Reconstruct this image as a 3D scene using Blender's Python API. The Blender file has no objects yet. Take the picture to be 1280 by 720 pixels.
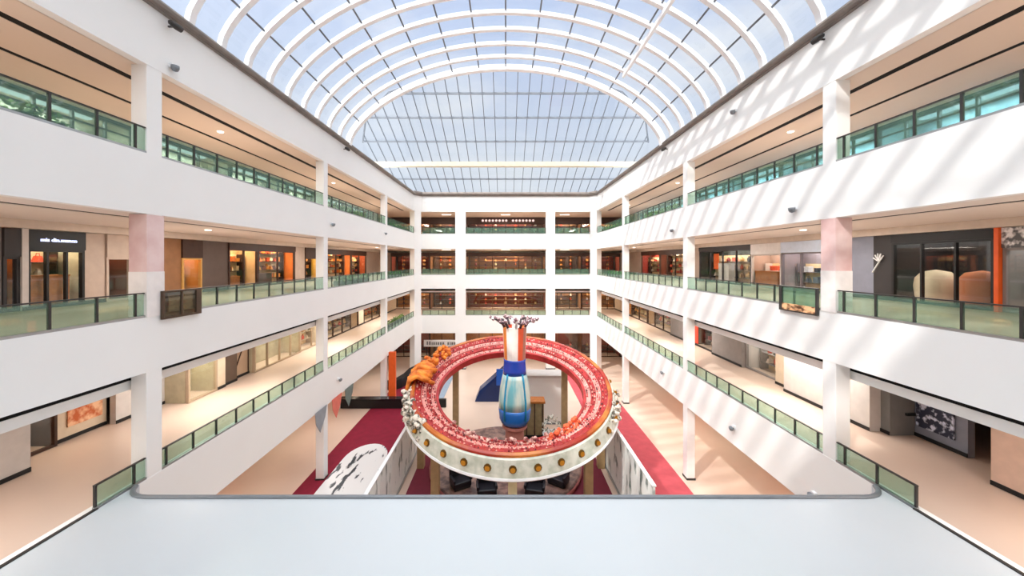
import bpy, bmesh, math, random
from mathutils import Vector, Matrix
R = random.Random(7)
SC = bpy.context.scene
COL = SC.collection
PI = math.pi
# ------------------------------------------------------------------ key dimensions (metres)
W = 11.4            # half width of the atrium
YB = 46.0           # back face of the atrium
GF, L1, L2, L3 = 0.0, 6.85, 12.0, 17.22
S0, S1, S2, S3 = 4.6, 10.25, 15.3, 20.05      # undersides of the white bands
TOP = 22.0
EYE = 13.8

# ------------------------------------------------------------------ materials
def srgb(r, g, b):
    f = lambda c: (c / 255 / 12.92) if c / 255 <= .04045 else ((c / 255 + .055) / 1.055) ** 2.4
    return (f(r), f(g), f(b), 1)
MATS = {}
def mat(name, col, rough=.6, metal=0., var=.06, scale=3., bump=0., spec=.4, emit=None, estr=0.):
    if name in MATS: return MATS[name]
    m = bpy.data.materials.new(name); m.use_nodes = True
    nt = m.node_tree; p = nt.nodes['Principled BSDF']
    c = srgb(*col)
    tc = nt.nodes.new('ShaderNodeTexCoord'); nz = nt.nodes.new('ShaderNodeTexNoise')
    nz.inputs['Scale'].default_value = scale; nz.inputs['Detail'].default_value = 4
    nt.links.new(tc.outputs['Object'], nz.inputs['Vector'])
    rp = nt.nodes.new('ShaderNodeValToRGB')
    rp.color_ramp.elements[0].position = .3; rp.color_ramp.elements[1].position = .7
    rp.color_ramp.elements[0].color = tuple(max(0, v * (1 - var)) for v in c[:3]) + (1,)
    rp.color_ramp.elements[1].color = tuple(min(1, v * (1 + var)) for v in c[:3]) + (1,)
    nt.links.new(nz.outputs['Fac'], rp.inputs['Fac']); nt.links.new(rp.outputs['Color'], p.inputs['Base Color'])
    p.inputs['Roughness'].default_value = rough; p.inputs['Metallic'].default_value = metal
    p.inputs['Specular IOR Level'].default_value = spec
    if bump:
        b = nt.nodes.new('ShaderNodeBump'); b.inputs['Strength'].default_value = bump
        nt.links.new(nz.outputs['Fac'], b.inputs['Height']); nt.links.new(b.outputs['Normal'], p.inputs['Normal'])
    if emit:
        p.inputs['Emission Color'].default_value = srgb(*emit); p.inputs['Emission Strength'].default_value = estr
    MATS[name] = m
    return m
def glass(name, tint, body=None, bodyfac=.0, gloss=.08, rough=.02):
    """thin sheet glass: tinted transparency + fresnel gloss (+ a little translucent body colour)"""
    if name in MATS: return MATS[name]
    m = bpy.data.materials.new(name); m.use_nodes = True
    nt = m.node_tree; nt.nodes.remove(nt.nodes['Principled BSDF']); out = nt.nodes['Material Output']
    t = nt.nodes.new('ShaderNodeBsdfTransparent'); t.inputs['Color'].default_value = tint + (1,)
    g = nt.nodes.new('ShaderNodeBsdfGlossy'); g.inputs['Roughness'].default_value = rough
    lw = nt.nodes.new('ShaderNodeLayerWeight'); lw.inputs['Blend'].default_value = .5
    pw = nt.nodes.new('ShaderNodeMath'); pw.operation = 'POWER'; pw.inputs[1].default_value = 4
    nt.links.new(lw.outputs['Facing'], pw.inputs[0])
    mx = nt.nodes.new('ShaderNodeMixShader')
    mn = nt.nodes.new('ShaderNodeMath'); mn.operation = 'MULTIPLY_ADD'; mn.inputs[1].default_value = gloss * 5; mn.inputs[2].default_value = gloss
    nt.links.new(pw.outputs[0], mn.inputs[0]); nt.links.new(mn.outputs[0], mx.inputs['Fac'])
    first = t.outputs[0]
    if body:
        d = nt.nodes.new('ShaderNodeBsdfDiffuse'); d.inputs['Color'].default_value = srgb(*body)
        m0 = nt.nodes.new('ShaderNodeMixShader'); m0.inputs['Fac'].default_value = bodyfac
        nt.links.new(t.outputs[0], m0.inputs[1]); nt.links.new(d.outputs[0], m0.inputs[2]); first = m0.outputs[0]
    nt.links.new(first, mx.inputs[1]); nt.links.new(g.outputs[0], mx.inputs[2])
    nt.links.new(mx.outputs[0], out.inputs['Surface'])
    MATS[name] = m
    return m
def lamp_mat(name, col, s):
    if name in MATS: return MATS[name]
    m = bpy.data.materials.new(name); m.use_nodes = True
    nt = m.node_tree; nt.nodes.remove(nt.nodes['Principled BSDF'])
    e = nt.nodes.new('ShaderNodeEmission'); e.inputs['Color'].default_value = srgb(*col); e.inputs['Strength'].default_value = s
    nt.links.new(e.outputs[0], nt.nodes['Material Output'].inputs['Surface']); MATS[name] = m
    return m
def pattern(name, c0, c1, scale, lo, hi, kind='noise', stretch=(1, 1, 1), rough=.6, c2=None):
    """a printed two-tone pattern"""
    if name in MATS: return MATS[name]
    m = bpy.data.materials.new(name); m.use_nodes = True
    nt = m.node_tree; p = nt.nodes['Principled BSDF']
    tc = nt.nodes.new('ShaderNodeTexCoord'); mp = nt.nodes.new('ShaderNodeMapping'); mp.inputs['Scale'].default_value = stretch
    nt.links.new(tc.outputs['Object'], mp.inputs['Vector'])
    if kind == 'noise':
        t = nt.nodes.new('ShaderNodeTexNoise'); t.inputs['Detail'].default_value = 5; o = t.outputs['Fac']
    elif kind == 'voronoi':
        t = nt.nodes.new('ShaderNodeTexVoronoi'); o = t.outputs['Distance']
    else:
        t = nt.nodes.new('ShaderNodeTexWave'); t.inputs['Distortion'].default_value = 5; o = t.outputs['Fac']
    t.inputs['Scale'].default_value = scale
    nt.links.new(mp.outputs[0], t.inputs['Vector'])
    rp = nt.nodes.new('ShaderNodeValToRGB')
    rp.color_ramp.elements[0].position = lo; rp.color_ramp.elements[1].position = hi
    rp.color_ramp.elements[0].color = srgb(*c0); rp.color_ramp.elements[1].color = srgb(*c1)
    if c2:
        e = rp.color_ramp.elements.new(min(.98, hi + .12)); e.color = srgb(*c2)
    nt.links.new(o, rp.inputs['Fac']); nt.links.new(rp.outputs['Color'], p.inputs['Base Color'])
    p.inputs['Roughness'].default_value = rough
    MATS[name] = m
    return m

WHITE = mat('white_plaster', (238, 238, 236), .7, var=.012, scale=.6)
WHITEP = mat('white_paint_metal', (240, 241, 242), .4, var=.01)
SLABW = mat('white_polished_slab', (196, 203, 207), .35, var=.012, scale=.5)
SOFF = mat('beige_soffit', (222, 206, 192), .7, var=.02, scale=.5)
SOFF2 = mat('pale_soffit', (226, 219, 212), .7, var=.02, scale=.5)
TAN = mat('tan_stone_floor', (206, 184, 168), .28, var=.035, scale=.35)
GTAN = mat('ground_stone_floor', (222, 198, 180), .3, var=.035, scale=.35)
BLACK = mat('black_metal', (22, 21, 22), .5)
SLOT = mat('black_slot', (14, 12, 12), .9)
DGREY = mat('dark_grey_metal', (62, 60, 58), .45, metal=.3)
TRIMM = mat('brown_grey_gutter', (128, 119, 112), .5, metal=.2, var=.15, scale=2)
GREYM = mat('mid_grey_metal', (128, 133, 138), .45, metal=.3)
STEEL = mat('brushed_steel', (170, 172, 172), .35, metal=.8)
MULL = mat('grey_mullion', (116, 122, 130), .5, metal=.2)
CREAM = mat('cream_beam', (214, 200, 174), .5)
PINK = pattern('pink_marble', (214, 176, 172), (232, 206, 202), 1.2, .35, .65, rough=.3)
PINKW = mat('white_marble_base', (236, 230, 226), .35)
TAUPE = mat('taupe_wall', (176, 158, 144), .6)
CREAMW = mat('cream_wall', (214, 196, 172), .6)
GREYW = mat('grey_wall', (140, 134, 132), .6)
LGREYW = mat('light_grey_wall', (196, 190, 186), .55)
BLUEG = mat('blue_grey_wall', (128, 132, 146), .55)
DARKW = mat('charcoal_wall', (50, 47, 48), .6)
BROWNW = mat('brown_wall', (132, 92, 60), .6, var=.1)
DBROWN = mat('dark_brown_wood', (62, 40, 30), .5, var=.15, scale=5)
WOOD = mat('orange_wood', (176, 106, 48), .5, var=.2, scale=4)
ORANGE = mat('orange_panel', (228, 96, 34), .5)
REDC = mat('red_carpet', (128, 16, 44), .9, var=.1, scale=2)
PINKC = mat('rose_carpet', (196, 84, 92), .9, var=.08, scale=2)
TANPOST = mat('tan_post', (178, 150, 108), .5, var=.12)
GREEN = pattern('leaf_green', (46, 84, 40), (120, 150, 60), 9, .35, .7)
RAILGLASS = glass('green_rail_glass', (.80, .91, .85), (120, 168, 142), .17, .05)
ROOFGLASS = glass('roof_glass', (.94, .955, .97), None, 0, .03)
SHOPGLASS = glass('shop_glass', (.93, .95, .94), None, 0, .05)
BLUEGLASS = glass('blue_window_glass', (.68, .80, .85), (130, 165, 180), .12, .06)

# ------------------------------------------------------------------ mesh builder
class MB:
    def __init__(s): s.v = []; s.f = []; s.m = []; s.mi = 0
    def mesh(s, verts, faces):
        b = len(s.v); s.v += [tuple(v) for v in verts]
        for f in faces: s.f.append(tuple(b + i for i in f)); s.m.append(s.mi)
        return s
    def box(s, x0, x1, y0, y1, z0, z1):
        if x0 > x1: x0, x1 = x1, x0
        if y0 > y1: y0, y1 = y1, y0
        if z0 > z1: z0, z1 = z1, z0
        return s.mesh([(x0, y0, z0), (x1, y0, z0), (x1, y1, z0), (x0, y1, z0), (x0, y0, z1), (x1, y0, z1), (x1, y1, z1), (x0, y1, z1)],
                      [(3, 2, 1, 0), (4, 5, 6, 7), (0, 1, 5, 4), (1, 2, 6, 5), (2, 3, 7, 6), (3, 0, 4, 7)])
    def prism(s, poly, z0, z1):
        n = len(poly)
        a = sum(poly[i][0] * poly[(i + 1) % n][1] - poly[(i + 1) % n][0] * poly[i][1] for i in range(n))
        if a < 0: poly = poly[::-1]
        vs = [(p[0], p[1], z0) for p in poly] + [(p[0], p[1], z1) for p in poly]
        return s.mesh(vs, [tuple(range(n - 1, -1, -1)), tuple(range(n, 2 * n))] + [(i, (i + 1) % n, n + (i + 1) % n, n + i) for i in range(n)])
    def bar(s, a, b, w, h, up=(0, 0, 1)):
        a, b = Vector(a), Vector(b); d = (b - a).normalized(); up = Vector(up)
        x = d.cross(up)
        if x.length < 1e-4: x = d.cross(Vector((1, 0, 0)))
        x.normalize(); y = x.cross(d).normalized()
        vs = []
        for p in (a, b):
            for i, j in ((-1, -1), (1, -1), (1, 1), (-1, 1)): vs.append(p + x * (i * w / 2) + y * (j * h / 2))
        return s.mesh(vs, [(3, 2, 1, 0), (4, 5, 6, 7), (0, 1, 5, 4), (1, 2, 6, 5), (2, 3, 7, 6), (3, 0, 4, 7)])
    def sweep(s, pts, prof, closed=False, frames=None):
        """prof: list of (side, up) offsets; frames: list of (side, up) vectors per point"""
        n, k = len(pts), len(prof)
        vs = []
        for i, p in enumerate(pts):
            sd, up = frames[i]
            for q in prof: vs.append(Vector(p) + sd * q[0] + up * q[1])
        fs = []
        for i in range(n if closed else n - 1):
            j = (i + 1) % n
            for a in range(k): fs.append((i * k + a, i * k + (a + 1) % k, j * k + (a + 1) % k, j * k + a))
        if not closed: fs += [tuple(range(k - 1, -1, -1)), tuple((n - 1) * k + a for a in range(k))]
        return s.mesh(vs, fs)
    def tube(s, pts, r, n=8, closed=False):
        P = [Vector(p) for p in pts]; fr = []
        for i, p in enumerate(P):
            a = P[i - 1] if (i > 0 or closed) else p
            b = P[(i + 1) % len(P)] if (i < len(P) - 1 or closed) else p
            d = (b - a).normalized(); up = Vector((0, 0, 1)) if abs(d.z) < .95 else Vector((1, 0, 0))
            sd = d.cross(up).normalized(); fr.append((sd, sd.cross(d).normalized()))
        return s.sweep(P, [(r * math.cos(2 * PI * k / n), r * math.sin(2 * PI * k / n)) for k in range(n)], closed, fr)
    def lathe(s, c, prof, n=16, M=None):
        """prof [(r, z)] bottom to top about the vertical axis through c; M optional rotation"""
        vs, k = [], len(prof)
        for r, z in prof:
            for i in range(n):
                v = Vector((r * math.cos(2 * PI * i / n), r * math.sin(2 * PI * i / n), z))
                vs.append((M @ v if M else v) + Vector(c))
        fs = [(j * n + i, j * n + (i + 1) % n, (j + 1) * n + (i + 1) % n, (j + 1) * n + i) for j in range(k - 1) for i in range(n)]
        if prof[0][0] > 1e-4: fs.append(tuple(range(n - 1, -1, -1)))
        if prof[-1][0] > 1e-4: fs.append(tuple((k - 1) * n + i for i in range(n)))
        return s.mesh(vs, fs)
    def data(s, name, mats, origin=(0, 0, 0), smooth=False):
        me = bpy.data.meshes.new(name); o = Vector(origin)
        me.from_pydata([tuple(Vector(v) - o) for v in s.v], [], s.f)
        for m in (mats if isinstance(mats, (list, tuple)) else [mats]): me.materials.append(m)
        for p, i in zip(me.polygons, s.m): p.material_index = i; p.use_smooth = smooth
        me.update()
        return me
    def build(s, name, mats, parent=None, smooth=False, bevel=0, at=None):
        o0 = Vector(ORG[parent.name]) if parent else Vector(at or (0, 0, 0))
        ob = bpy.data.objects.new(name, s.data(name, mats, o0, smooth)); COL.objects.link(ob)
        if parent: ob.parent = parent
        else: ob.location = o0
        ORG[ob.name] = o0
        if bevel:
            b = ob.modifiers.new('Bevel', 'BEVEL'); b.width = bevel; b.segments = 2; b.limit_method = 'ANGLE'
        return ob
ORG = {}
def inst(name, me, loc, parent, rotz=0):
    ob = bpy.data.objects.new(name, me); COL.objects.link(ob)
    o0 = Vector(ORG[parent.name]) if parent else Vector((0, 0, 0))
    ob.location = Vector(loc) - o0; ob.rotation_euler = (0, 0, rotz)
    if parent: ob.parent = parent
    ORG[ob.name] = Vector(loc)
    return ob
def tag(o, label=None, cat=None, group=None, kind=None):
    if label: o['label'] = label
    if cat: o['category'] = cat
    if group: o['group'] = group
    if kind: o['kind'] = kind
    return o
def empty(name, loc, label=None, cat=None, group=None, kind=None):
    o = bpy.data.objects.new(name, None); COL.objects.link(o); o.location = loc; o.empty_display_size = .2
    ORG[o.name] = Vector(loc)
    return tag(o, label, cat, group, kind)
def struct(name, mb, m, label, cat, smooth=False, bevel=0):
    return tag(mb.build(name, m, None, smooth, bevel), label, cat, None, 'structure')
LEVN = {0: 'ground floor', 1: 'lowest gallery', 2: 'middle gallery', 3: 'top gallery'}
FLZ = {0: GF, 1: L1, 2: L2, 3: L3}

# ------------------------------------------------------------------ the shell
Y0 = -3.2
CH = [(-W, 45.0), (-10.6, YB), (10.6, YB), (W, 45.0)]      # back wall with its two cut corners
bands = [(1, S0, L1), (2, S1, L2), (3, S2, L3), (4, S3, TOP)]
bn = {1: 'below the lowest gallery rail', 2: 'below the middle gallery rail', 3: 'below the top gallery rail', 4: 'under the glass roof'}
for i, a, b in bands:
    for sd, s in (('left', -1), ('right', 1)):
        struct('wall_' + sd, MB().box(s * W, s * (W + .32), Y0, 45.0, a, b), WHITE, f'white plaster band {bn[i]}, {sd} side of the atrium', 'wall')
    poly = CH + [(W + .32, 45.0), (W + .32, 45.3), (10.8, YB + .35), (-10.8, YB + .35), (-W - .32, 45.3), (-W - .32, 45.0)]
    struct('wall_back', MB().prism(poly, a, b), WHITE, f'white plaster band {bn[i]} on the far end wall', 'wall')

XO = 21.6; YO = 56.0
# floors and ceilings of the galleries (U-shaped around the void)
def ushape(mb, z0, z1, xi=W + .3, yi=YB + .33):
    mb.box(-XO, -xi, Y0, YO, z0, z1); mb.box(xi, XO, Y0, YO, z0, z1)
    mb.prism([(-xi, 45.25), (-10.8, yi), (10.8, yi), (xi, 45.25), (xi, YO), (-xi, YO)], z0, z1)
    return mb
struct('floor', MB().box(-XO, XO, Y0, YO, -.3, 0), GTAN, 'tan polished stone floor of the ground level', 'floor')
for l, z in ((1, L1), (2, L2), (3, L3)):
    struct('floor', ushape(MB(), z - .25, z - .01), TAN, f'tan polished stone floor of the {LEVN[l]}', 'floor')
# ground ceiling / lowest gallery ceiling
struct('ceiling', ushape(MB(), S0 + .02, S0 + .2), SOFF2, 'pale ceiling above the ground floor walkways', 'ceiling')
struct('ceiling', ushape(MB(), 9.72, 9.9, W + .95, YB + .9), SOFF2, 'pale ceiling above the lowest gallery', 'ceiling')
# slotted ceilings
def slotted(z, gaps, m, label):
    mb = MB(); dk = MB()
    edges = [W + .3] + [e for g in gaps for e in g] + [XO]
    for s in (-1, 1):
        for i in range(0, len(edges), 2): mb.box(s * edges[i], s * edges[i + 1], Y0, 45.2, z, z + .15)
        for g in gaps: dk.box(s * (g[0] + .002), s * (g[1] - .002), Y0, 45.2, z + .012, z + .14)
    yy = YB + .33
    mb.prism([(-W - .3, 45.2), (-10.8, yy), (10.8, yy), (W + .3, 45.2), (W + .3, YO), (-W - .3, YO)], z, z + .15)
    for s in (-1, 1): mb.box(s * (W + .3), s * XO, 45.2, YO, z, z + .15)
    struct('ceiling', mb, m, label, 'ceiling')
    struct('trim_slot', dk, SLOT, 'black recesses of the ' + label, 'ceiling slots')
slotted(S3, [(12.65, 12.95), (14.75, 14.97)], SOFF, 'beige slotted ceiling above the top gallery')
slotted(S2, [(12.78, 13.08)], SOFF2, 'pale slotted ceiling above the middle gallery')
# white band and its dark gap above the lowest gallery
for sd, s in (('left', -1), ('right', 1)):
    struct('trim_' + sd, MB().box(s * 12.0, s * 12.2, Y0, 45.2, 9.68, 9.97), WHITE, f'white inner band over the lowest gallery, {sd} side', 'trim')
    struct('trim_gap_' + sd, MB().box(s * 12.02, s * 12.2, Y0, 45.2, 9.97, 10.3), SLOT, f'black gap line over the lowest gallery, {sd} side', 'trim')
# roof slabs over the side wings, gutters
for sd, s in (('left', -1), ('right', 1)):
    struct('roof_' + sd, MB().box(s * (W + .05), s * XO, Y0, YO, TOP - .1, TOP + .1), WHITE, f'flat white roof over the {sd} galleries', 'roof')
    g = MB(); g.box(s * (W - .14), s * (W + .3), Y0, 45.2, TOP - .02, TOP + .2)
    g.tube([(s * (W - .16), Y0, TOP + .14), (s * (W - .16), 45.3, TOP + .14)], .13, 8)
    struct('trim_gutter_' + sd, g, TRIMM, f'brown grey gutter pipe along the {sd} edge of the glass roof', 'gutter')
struct('roof_back', MB().box(-W - .04, W + .04, YB + .3, YO, TOP - .1, TOP + .1), WHITE, 'flat white roof over the far gallery', 'roof')
g = MB(); g.prism([(-W, 44.9), (-10.5, YB - .12), (10.5, YB - .12), (W, 44.9), (W + .3, 45.3), (10.8, YB + .4), (-10.8, YB + .4), (-W - .3, 45.3)], TOP - .02, TOP + .3)
g.tube([(-W + .05, 44.9, TOP + .3), (-10.5, YB - .1, TOP + .3), (10.5, YB - .1, TOP + .3), (W - .05, 44.9, TOP + .3)], .24, 8)
struct('trim_gutter_back', g, TRIMM, 'grey gutter along the far edge of the glass roof', 'gutter')
# outer walls
for sd, s in (('left', -1), ('right', 1)):
    struct('wall_outer_' + sd, MB().box(s * XO, s * (XO + .3), Y0, YO, 0, TOP), WHITE, f'outer building wall behind the {sd} shops', 'wall')
struct('wall_outer_back', MB().box(-XO, XO, YO, YO + .3, 0, TOP), WHITE, 'outer building wall behind the far shops', 'wall')
struct('wall_front', MB().box(-XO, XO, Y0 - .3, Y0, 0, TOP + 8), WHITE, 'white end wall behind the viewpoint', 'wall')

# ------------------------------------------------------------------ columns
def column(x0, x1, y0, y1, label, z1=S3 + .05, pink=False, rot=None):
    mb = MB()
    if rot: 
        c, hw, a = rot
        d = Vector((math.cos(a), math.sin(a))); n = Vector((-d.y, d.x))
        mb.prism([tuple(Vector(c) + d * i * hw + n * j * hw) for i, j in ((-1, -1), (1, -1), (1, 1), (-1, 1))], 0, z1)
    else: mb.box(x0, x1, y0, y1, 0, z1)
    o = struct('column', mb, WHITE, label, 'column', bevel=.02)
    e = .03
    if not rot:
        MB().box(x0 - e, x1 + e, y0 - e, y1 + e, 0, .12).build('base_ring', DGREY, o)['label'] = 'dark base ring'
    if pink:
        MB().box(x0 - e, x1 + e, y0 - e, y1 + e, L2 + 1.45, S2 - .02).build('cladding', PINK, o)['label'] = 'pink marble cladding'
        MB().box(x0 - e * 1.3, x1 + e * 1.3, y0 - e * 1.3, y1 + e * 1.3, L2 + .0, L2 + 1.45).build('cladding_base', PINKW, o)['label'] = 'white marble base'
    return o
cw = .52
for s, sd, ys in ((-1, 'left', (11.5, 22.7, 34.4)), (1, 'right', (12.5, 22.75, 34.9))):
    for k, y in enumerate(ys):
        xa, xb = sorted((s * (W + .012), s * (W + cw)))
        column(xa, xb, y, y + cw, f'{["nearest", "second", "third"][k]} white column along the {sd} side of the atrium', pink=(k == 0))
    column(0, 0, 0, 0, f'white corner column at the far {sd} corner of the atrium', rot=((s * 11.42, 45.82), .5, s * math.radians(-51)))
column(-6.4, -5.1, YB + .012, YB + .7, 'left of the two broad white columns on the far wall')
column(5.15, 6.3, YB + .012, YB + .7, 'right of the two broad white columns on the far wall')

# ------------------------------------------------------------------ front slab (white bridge below the viewpoint)
pts = []
for k in range(7):
    t = k / 6 * PI / 2
    pts.append((-10.5 - .88 * math.sin(t), 10.55 + .7 * (1 - math.cos(t))))
left = pts[::-1]
right = [(-x - .0, y) for x, y in pts]
poly = [(-W + .02, 0.4)] + left + right + [(W - .02, 0.4)]
struct('floor_bridge', MB().prism(poly, L1 - .5, L1 + .02), SLABW, 'white polished bridge deck across the foreground', 'bridge', bevel=.02)
nose = [(x, y + .03, L1 + .03) for x, y in left[1:] + right[:-1]]
struct('trim_nosing', MB().tube(nose, .068, 8), GREYM, 'grey rounded nosing along the edge of the white bridge', 'trim', smooth=True)
for sd, s in (('left', -1), ('right', 1)):
    struct('trim_floor_' + sd, MB().box(s * (W - .03), s * (W + .06), .4, 10.1, L1 - .02, L1 + .05), DGREY, f'thin dark strip between white bridge and {sd} gallery floor', 'trim')

# ------------------------------------------------------------------ glass roof: vault
def prof(x):
    x = max(-11.4, min(11.4, x)); u = x / 11.4
    rise = 5.6; r = (11.4 ** 2 + rise ** 2) / (2 * rise)
    c = math.sqrt(max(0, r * r - x * x)) - (r - rise)
    e = rise * math.sqrt(max(0, 1 - u * u))
    return TOP + .15 + .45 * c + .55 * e
fine = [(-11.4 * math.cos(PI * i / 400)) for i in range(401)]
fp = [(x, prof(x)) for x in fine]
cum = [0]
for a, b in zip(fp, fp[1:]): cum.append(cum[-1] + math.hypot(b[0] - a[0], b[1] - a[1]))
def arc(t):
    d = t * cum[-1]
    for i in range(400):
        if cum[i + 1] >= d: 
            f = (d - cum[i]) / (cum[i + 1] - cum[i]); a, b = fp[i], fp[i + 1]
            return (a[0] + (b[0] - a[0]) * f, a[1] + (b[1] - a[1]) * f)
    return fp[-1]
NA = 48
AR = [arc(i / NA) for i in range(NA + 1)]
def arcframes(y):
    P, F = [], []
    for i, (x, z) in enumerate(AR):
        a = AR[max(0, i - 1)]; b = AR[min(NA, i + 1)]
        t = Vector((b[0] - a[0], 0, b[1] - a[1])).normalized(); n = Vector((-t.z, 0, t.x))
        P.append(Vector((x, y, z))); F.append((Vector((0, 1, 0)), n))
    return P, F
YV = 26.0
vault = empty('window_1', (0, 10, TOP), 'barrel vaulted glass roof with white arched ribs', 'skylight', None, 'structure')
mb = MB(); vs = [(x, y, z) for y in (Y0, YV) for x, z in AR]; n = NA + 1
mb.mesh(vs, [(i, i + 1, n + i + 1, n + i) for i in range(NA)])
mb.build('glazing', ROOFGLASS, vault, smooth=True)
def rect(w, h, o=0): return [(-w / 2, o - h / 2), (w / 2, o - h / 2), (w / 2, o + h / 2), (-w / 2, o + h / 2)]
for k in range(23):
    y = YV - .1 - 1.45 * k
    P, F = arcframes(y)
    rib = MB().sweep(P, rect(.24 if k else .36, .2 if k else .36, -.13), False, F).build('rib', WHITEP, vault, smooth=False)
    MB().sweep(P, rect(.05, .05, -.0), False, F).build('glazing_bar', DGREY, rib) if 0 else None
    for dy in (-.19, .19):
        P2 = [p + Vector((0, dy, 0)) for p in P]
        if dy > 0: MB().sweep(P2, rect(.04, .06, -.04), False, F).build('glazing_bar', MULL, rib)
NP = 14
for i in range(1, NP):
    x, z = arc(i / NP)
    a = arc(i / NP - .01); b = arc(i / NP + .01); t = Vector((b[0] - a[0], 0, b[1] - a[1])).normalized(); nn = Vector((-t.z, 0, t.x))
    MB().bar(Vector((x, Y0, z)) - nn * .07, Vector((x, YV, z)) - nn * .07, .085, .1, nn).build('purlin', MULL, vault)
MB().bar((7.55, Y0, prof(7.55) - .38), (7.55, 23.2, prof(7.55) - .38), .16, .2).build('gantry_rail', WHITEP, vault)['label'] = 'white gantry rail'
# rear sloping glass roof
lean = empty('window_2', (0, 38, TOP), 'sloping glass roof with grey bars beyond the vault', 'skylight', None, 'structure')
KS = .42; YE = 46.2; ZE = EYE + 8.62
zl = lambda y: ZE + KS * (YE - y)
HIP = [(14.8, YE), (14.8, 37.5), (13.2, 34.2), (10.2, 31.6), (4.2, 29.5)]      # half outline of the sloping roof, far to near
def hw(y):
    for (xa, ya), (xb, yb) in zip(HIP, HIP[1:]):
        if yb <= y <= ya: return xa + (xb - xa) * (ya - y) / (ya - yb)
    return HIP[-1][0]
def ystart(x):
    x = abs(x)
    for (xa, ya), (xb, yb) in zip(HIP[1:], HIP[2:]):
        if xb <= x <= xa: return ya + (yb - ya) * (xa - x) / (xa - xb)
    return HIP[-1][1]
outl = [(-x, y) for x, y in HIP] + [(x, y) for x, y in HIP[::-1]]
MB().mesh([(x, y, zl(y)) for x, y in outl], [tuple(range(len(outl)))]).build('glazing', ROOFGLASS, lean)
up = Vector((0, KS, 1)).normalized()
for i in range(-14, 15):
    x = i * 1.02; y0 = ystart(x)
    MB().bar(Vector((x, y0, zl(y0) - .08)), Vector((x, YE, ZE - .08)), .055, .12, up).build('mullion', MULL, lean)
for y in (31.6, 34.2, 37.2, 43.2):
    MB().bar((-hw(y), y, zl(y) - .12), (hw(y), y, zl(y) - .12), .14, .16).build('cross_bar', MULL, lean)
MB().bar((-14.7, 40.4, zl(40.4) - .3), (14.7, 40.4, zl(40.4) - .3), .62, .5).build('main_beam', CREAM, lean)['label'] = 'thick cream main beam'
MB().bar((-14.8, YE, ZE - .02), (14.8, YE, ZE - .02), .3, .2).build('eave_bar', MULL, lean)
for s in (-1, 1):
    MB().mesh([(s * 14.8, YE, TOP), (s * 14.8, YE, ZE), (s * 14.8, 37.5, zl(37.5)), (s * 14.8, 37.5, TOP)], [(0, 1, 2, 3)]).build('side_glazing', ROOFGLASS, lean)
hip = outl[1:-1]
MB().tube([(x, y, zl(y)) for x, y in hip], .08, 6).build('hip_bar', MULL, lean)
# glazing between the vault's end arch and the sloping roof
gable = empty('window_3', (0, 29, TOP), 'clear glazing joining vault and sloping roof', 'skylight', None, 'structure')
hl = [0]
for p, q in zip(hip, hip[1:]): hl.append(hl[-1] + math.dist(p, q))
def hipat(t):
    d = t * hl[-1]
    for i in range(len(hip) - 1):
        if hl[i + 1] >= d - 1e-6:
            f = (d - hl[i]) / (hl[i + 1] - hl[i]); x = hip[i][0] + (hip[i + 1][0] - hip[i][0]) * f; y = hip[i][1] + (hip[i + 1][1] - hip[i][1]) * f
            return (x, y, zl(y))
gv = [(-14.8, 37.5, TOP)] + [(x, YV + .05, z) for x, z in AR] + [(14.8, 37.5, TOP)]
top = [hipat(0)] + [hipat(i / NA) for i in range(NA + 1)] + [hipat(1)]; n = len(gv)
MB().mesh(gv + top, [(i, i + 1, n + i + 1, n + i) for i in range(n - 1)]).build('glazing', glass('gable_glass', (.97, .98, .99), None, 0, .004), gable)

# ------------------------------------------------------------------ railings
pmesh, gmesh = {}, {}
def railing(level, A, B, h, label, group=None, pitch=1.05):
    z = FLZ[level]; A = Vector((A[0], A[1], z)); B = Vector((B[0], B[1], z)); L = (B - A).length; d = (B - A).normalized()
    n = max(1, round(L / pitch)); p = L / n; rz = math.atan2(d.y, d.x)
    root = empty('glass_railing', A, label, 'railing', group)
    key = (round(p, 3), h)
    if key not in pmesh:
        pmesh[key] = MB().box(-.028, .028, -.03, .03, 0, h).data('post', DGREY)
        gmesh[key] = MB().box(.035, p - .035, -.008, .008, .07, h - .02).data('glass_panel', RAILGLASS)
    for i in range(n + 1): inst('post', pmesh[key], A + d * (p * i), root, rz)
    for i in range(n): inst('glass_panel', gmesh[key], A + d * (p * i), root, rz)
    zz = Vector((0, 0, h + .012))
    MB().bar(A + zz - d * .03, B + zz + d * .03, .07, .035).build('handrail', DGREY, root)
    zz = Vector((0, 0, .035))
    MB().bar(A + zz - d * .03, B + zz + d * .03, .1, .07).build('base_channel', STEEL, root)
    return root
HT = {1: .66, 2: .76, 3: .8}
for l in (1, 2, 3):
    for sd, s in (('left', -1), ('right', 1)):
        ya = 10.1 if l == 1 else 3.8
        railing(l, (s * (W + .07), ya), (s * (W + .07), 45.0), HT[l], f'green glass balustrade along the {sd} side of the {LEVN[l]}')
    for nm, xa, xb in (('left', -10.6, -6.45), ('middle', -5.05, 5.1), ('right', 6.35, 10.6)):
        railing(l, (xa, YB + .1), (xb, YB + .1), HT[l], f'green glass balustrade in the {nm} opening of the far wall, {LEVN[l]}')
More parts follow.
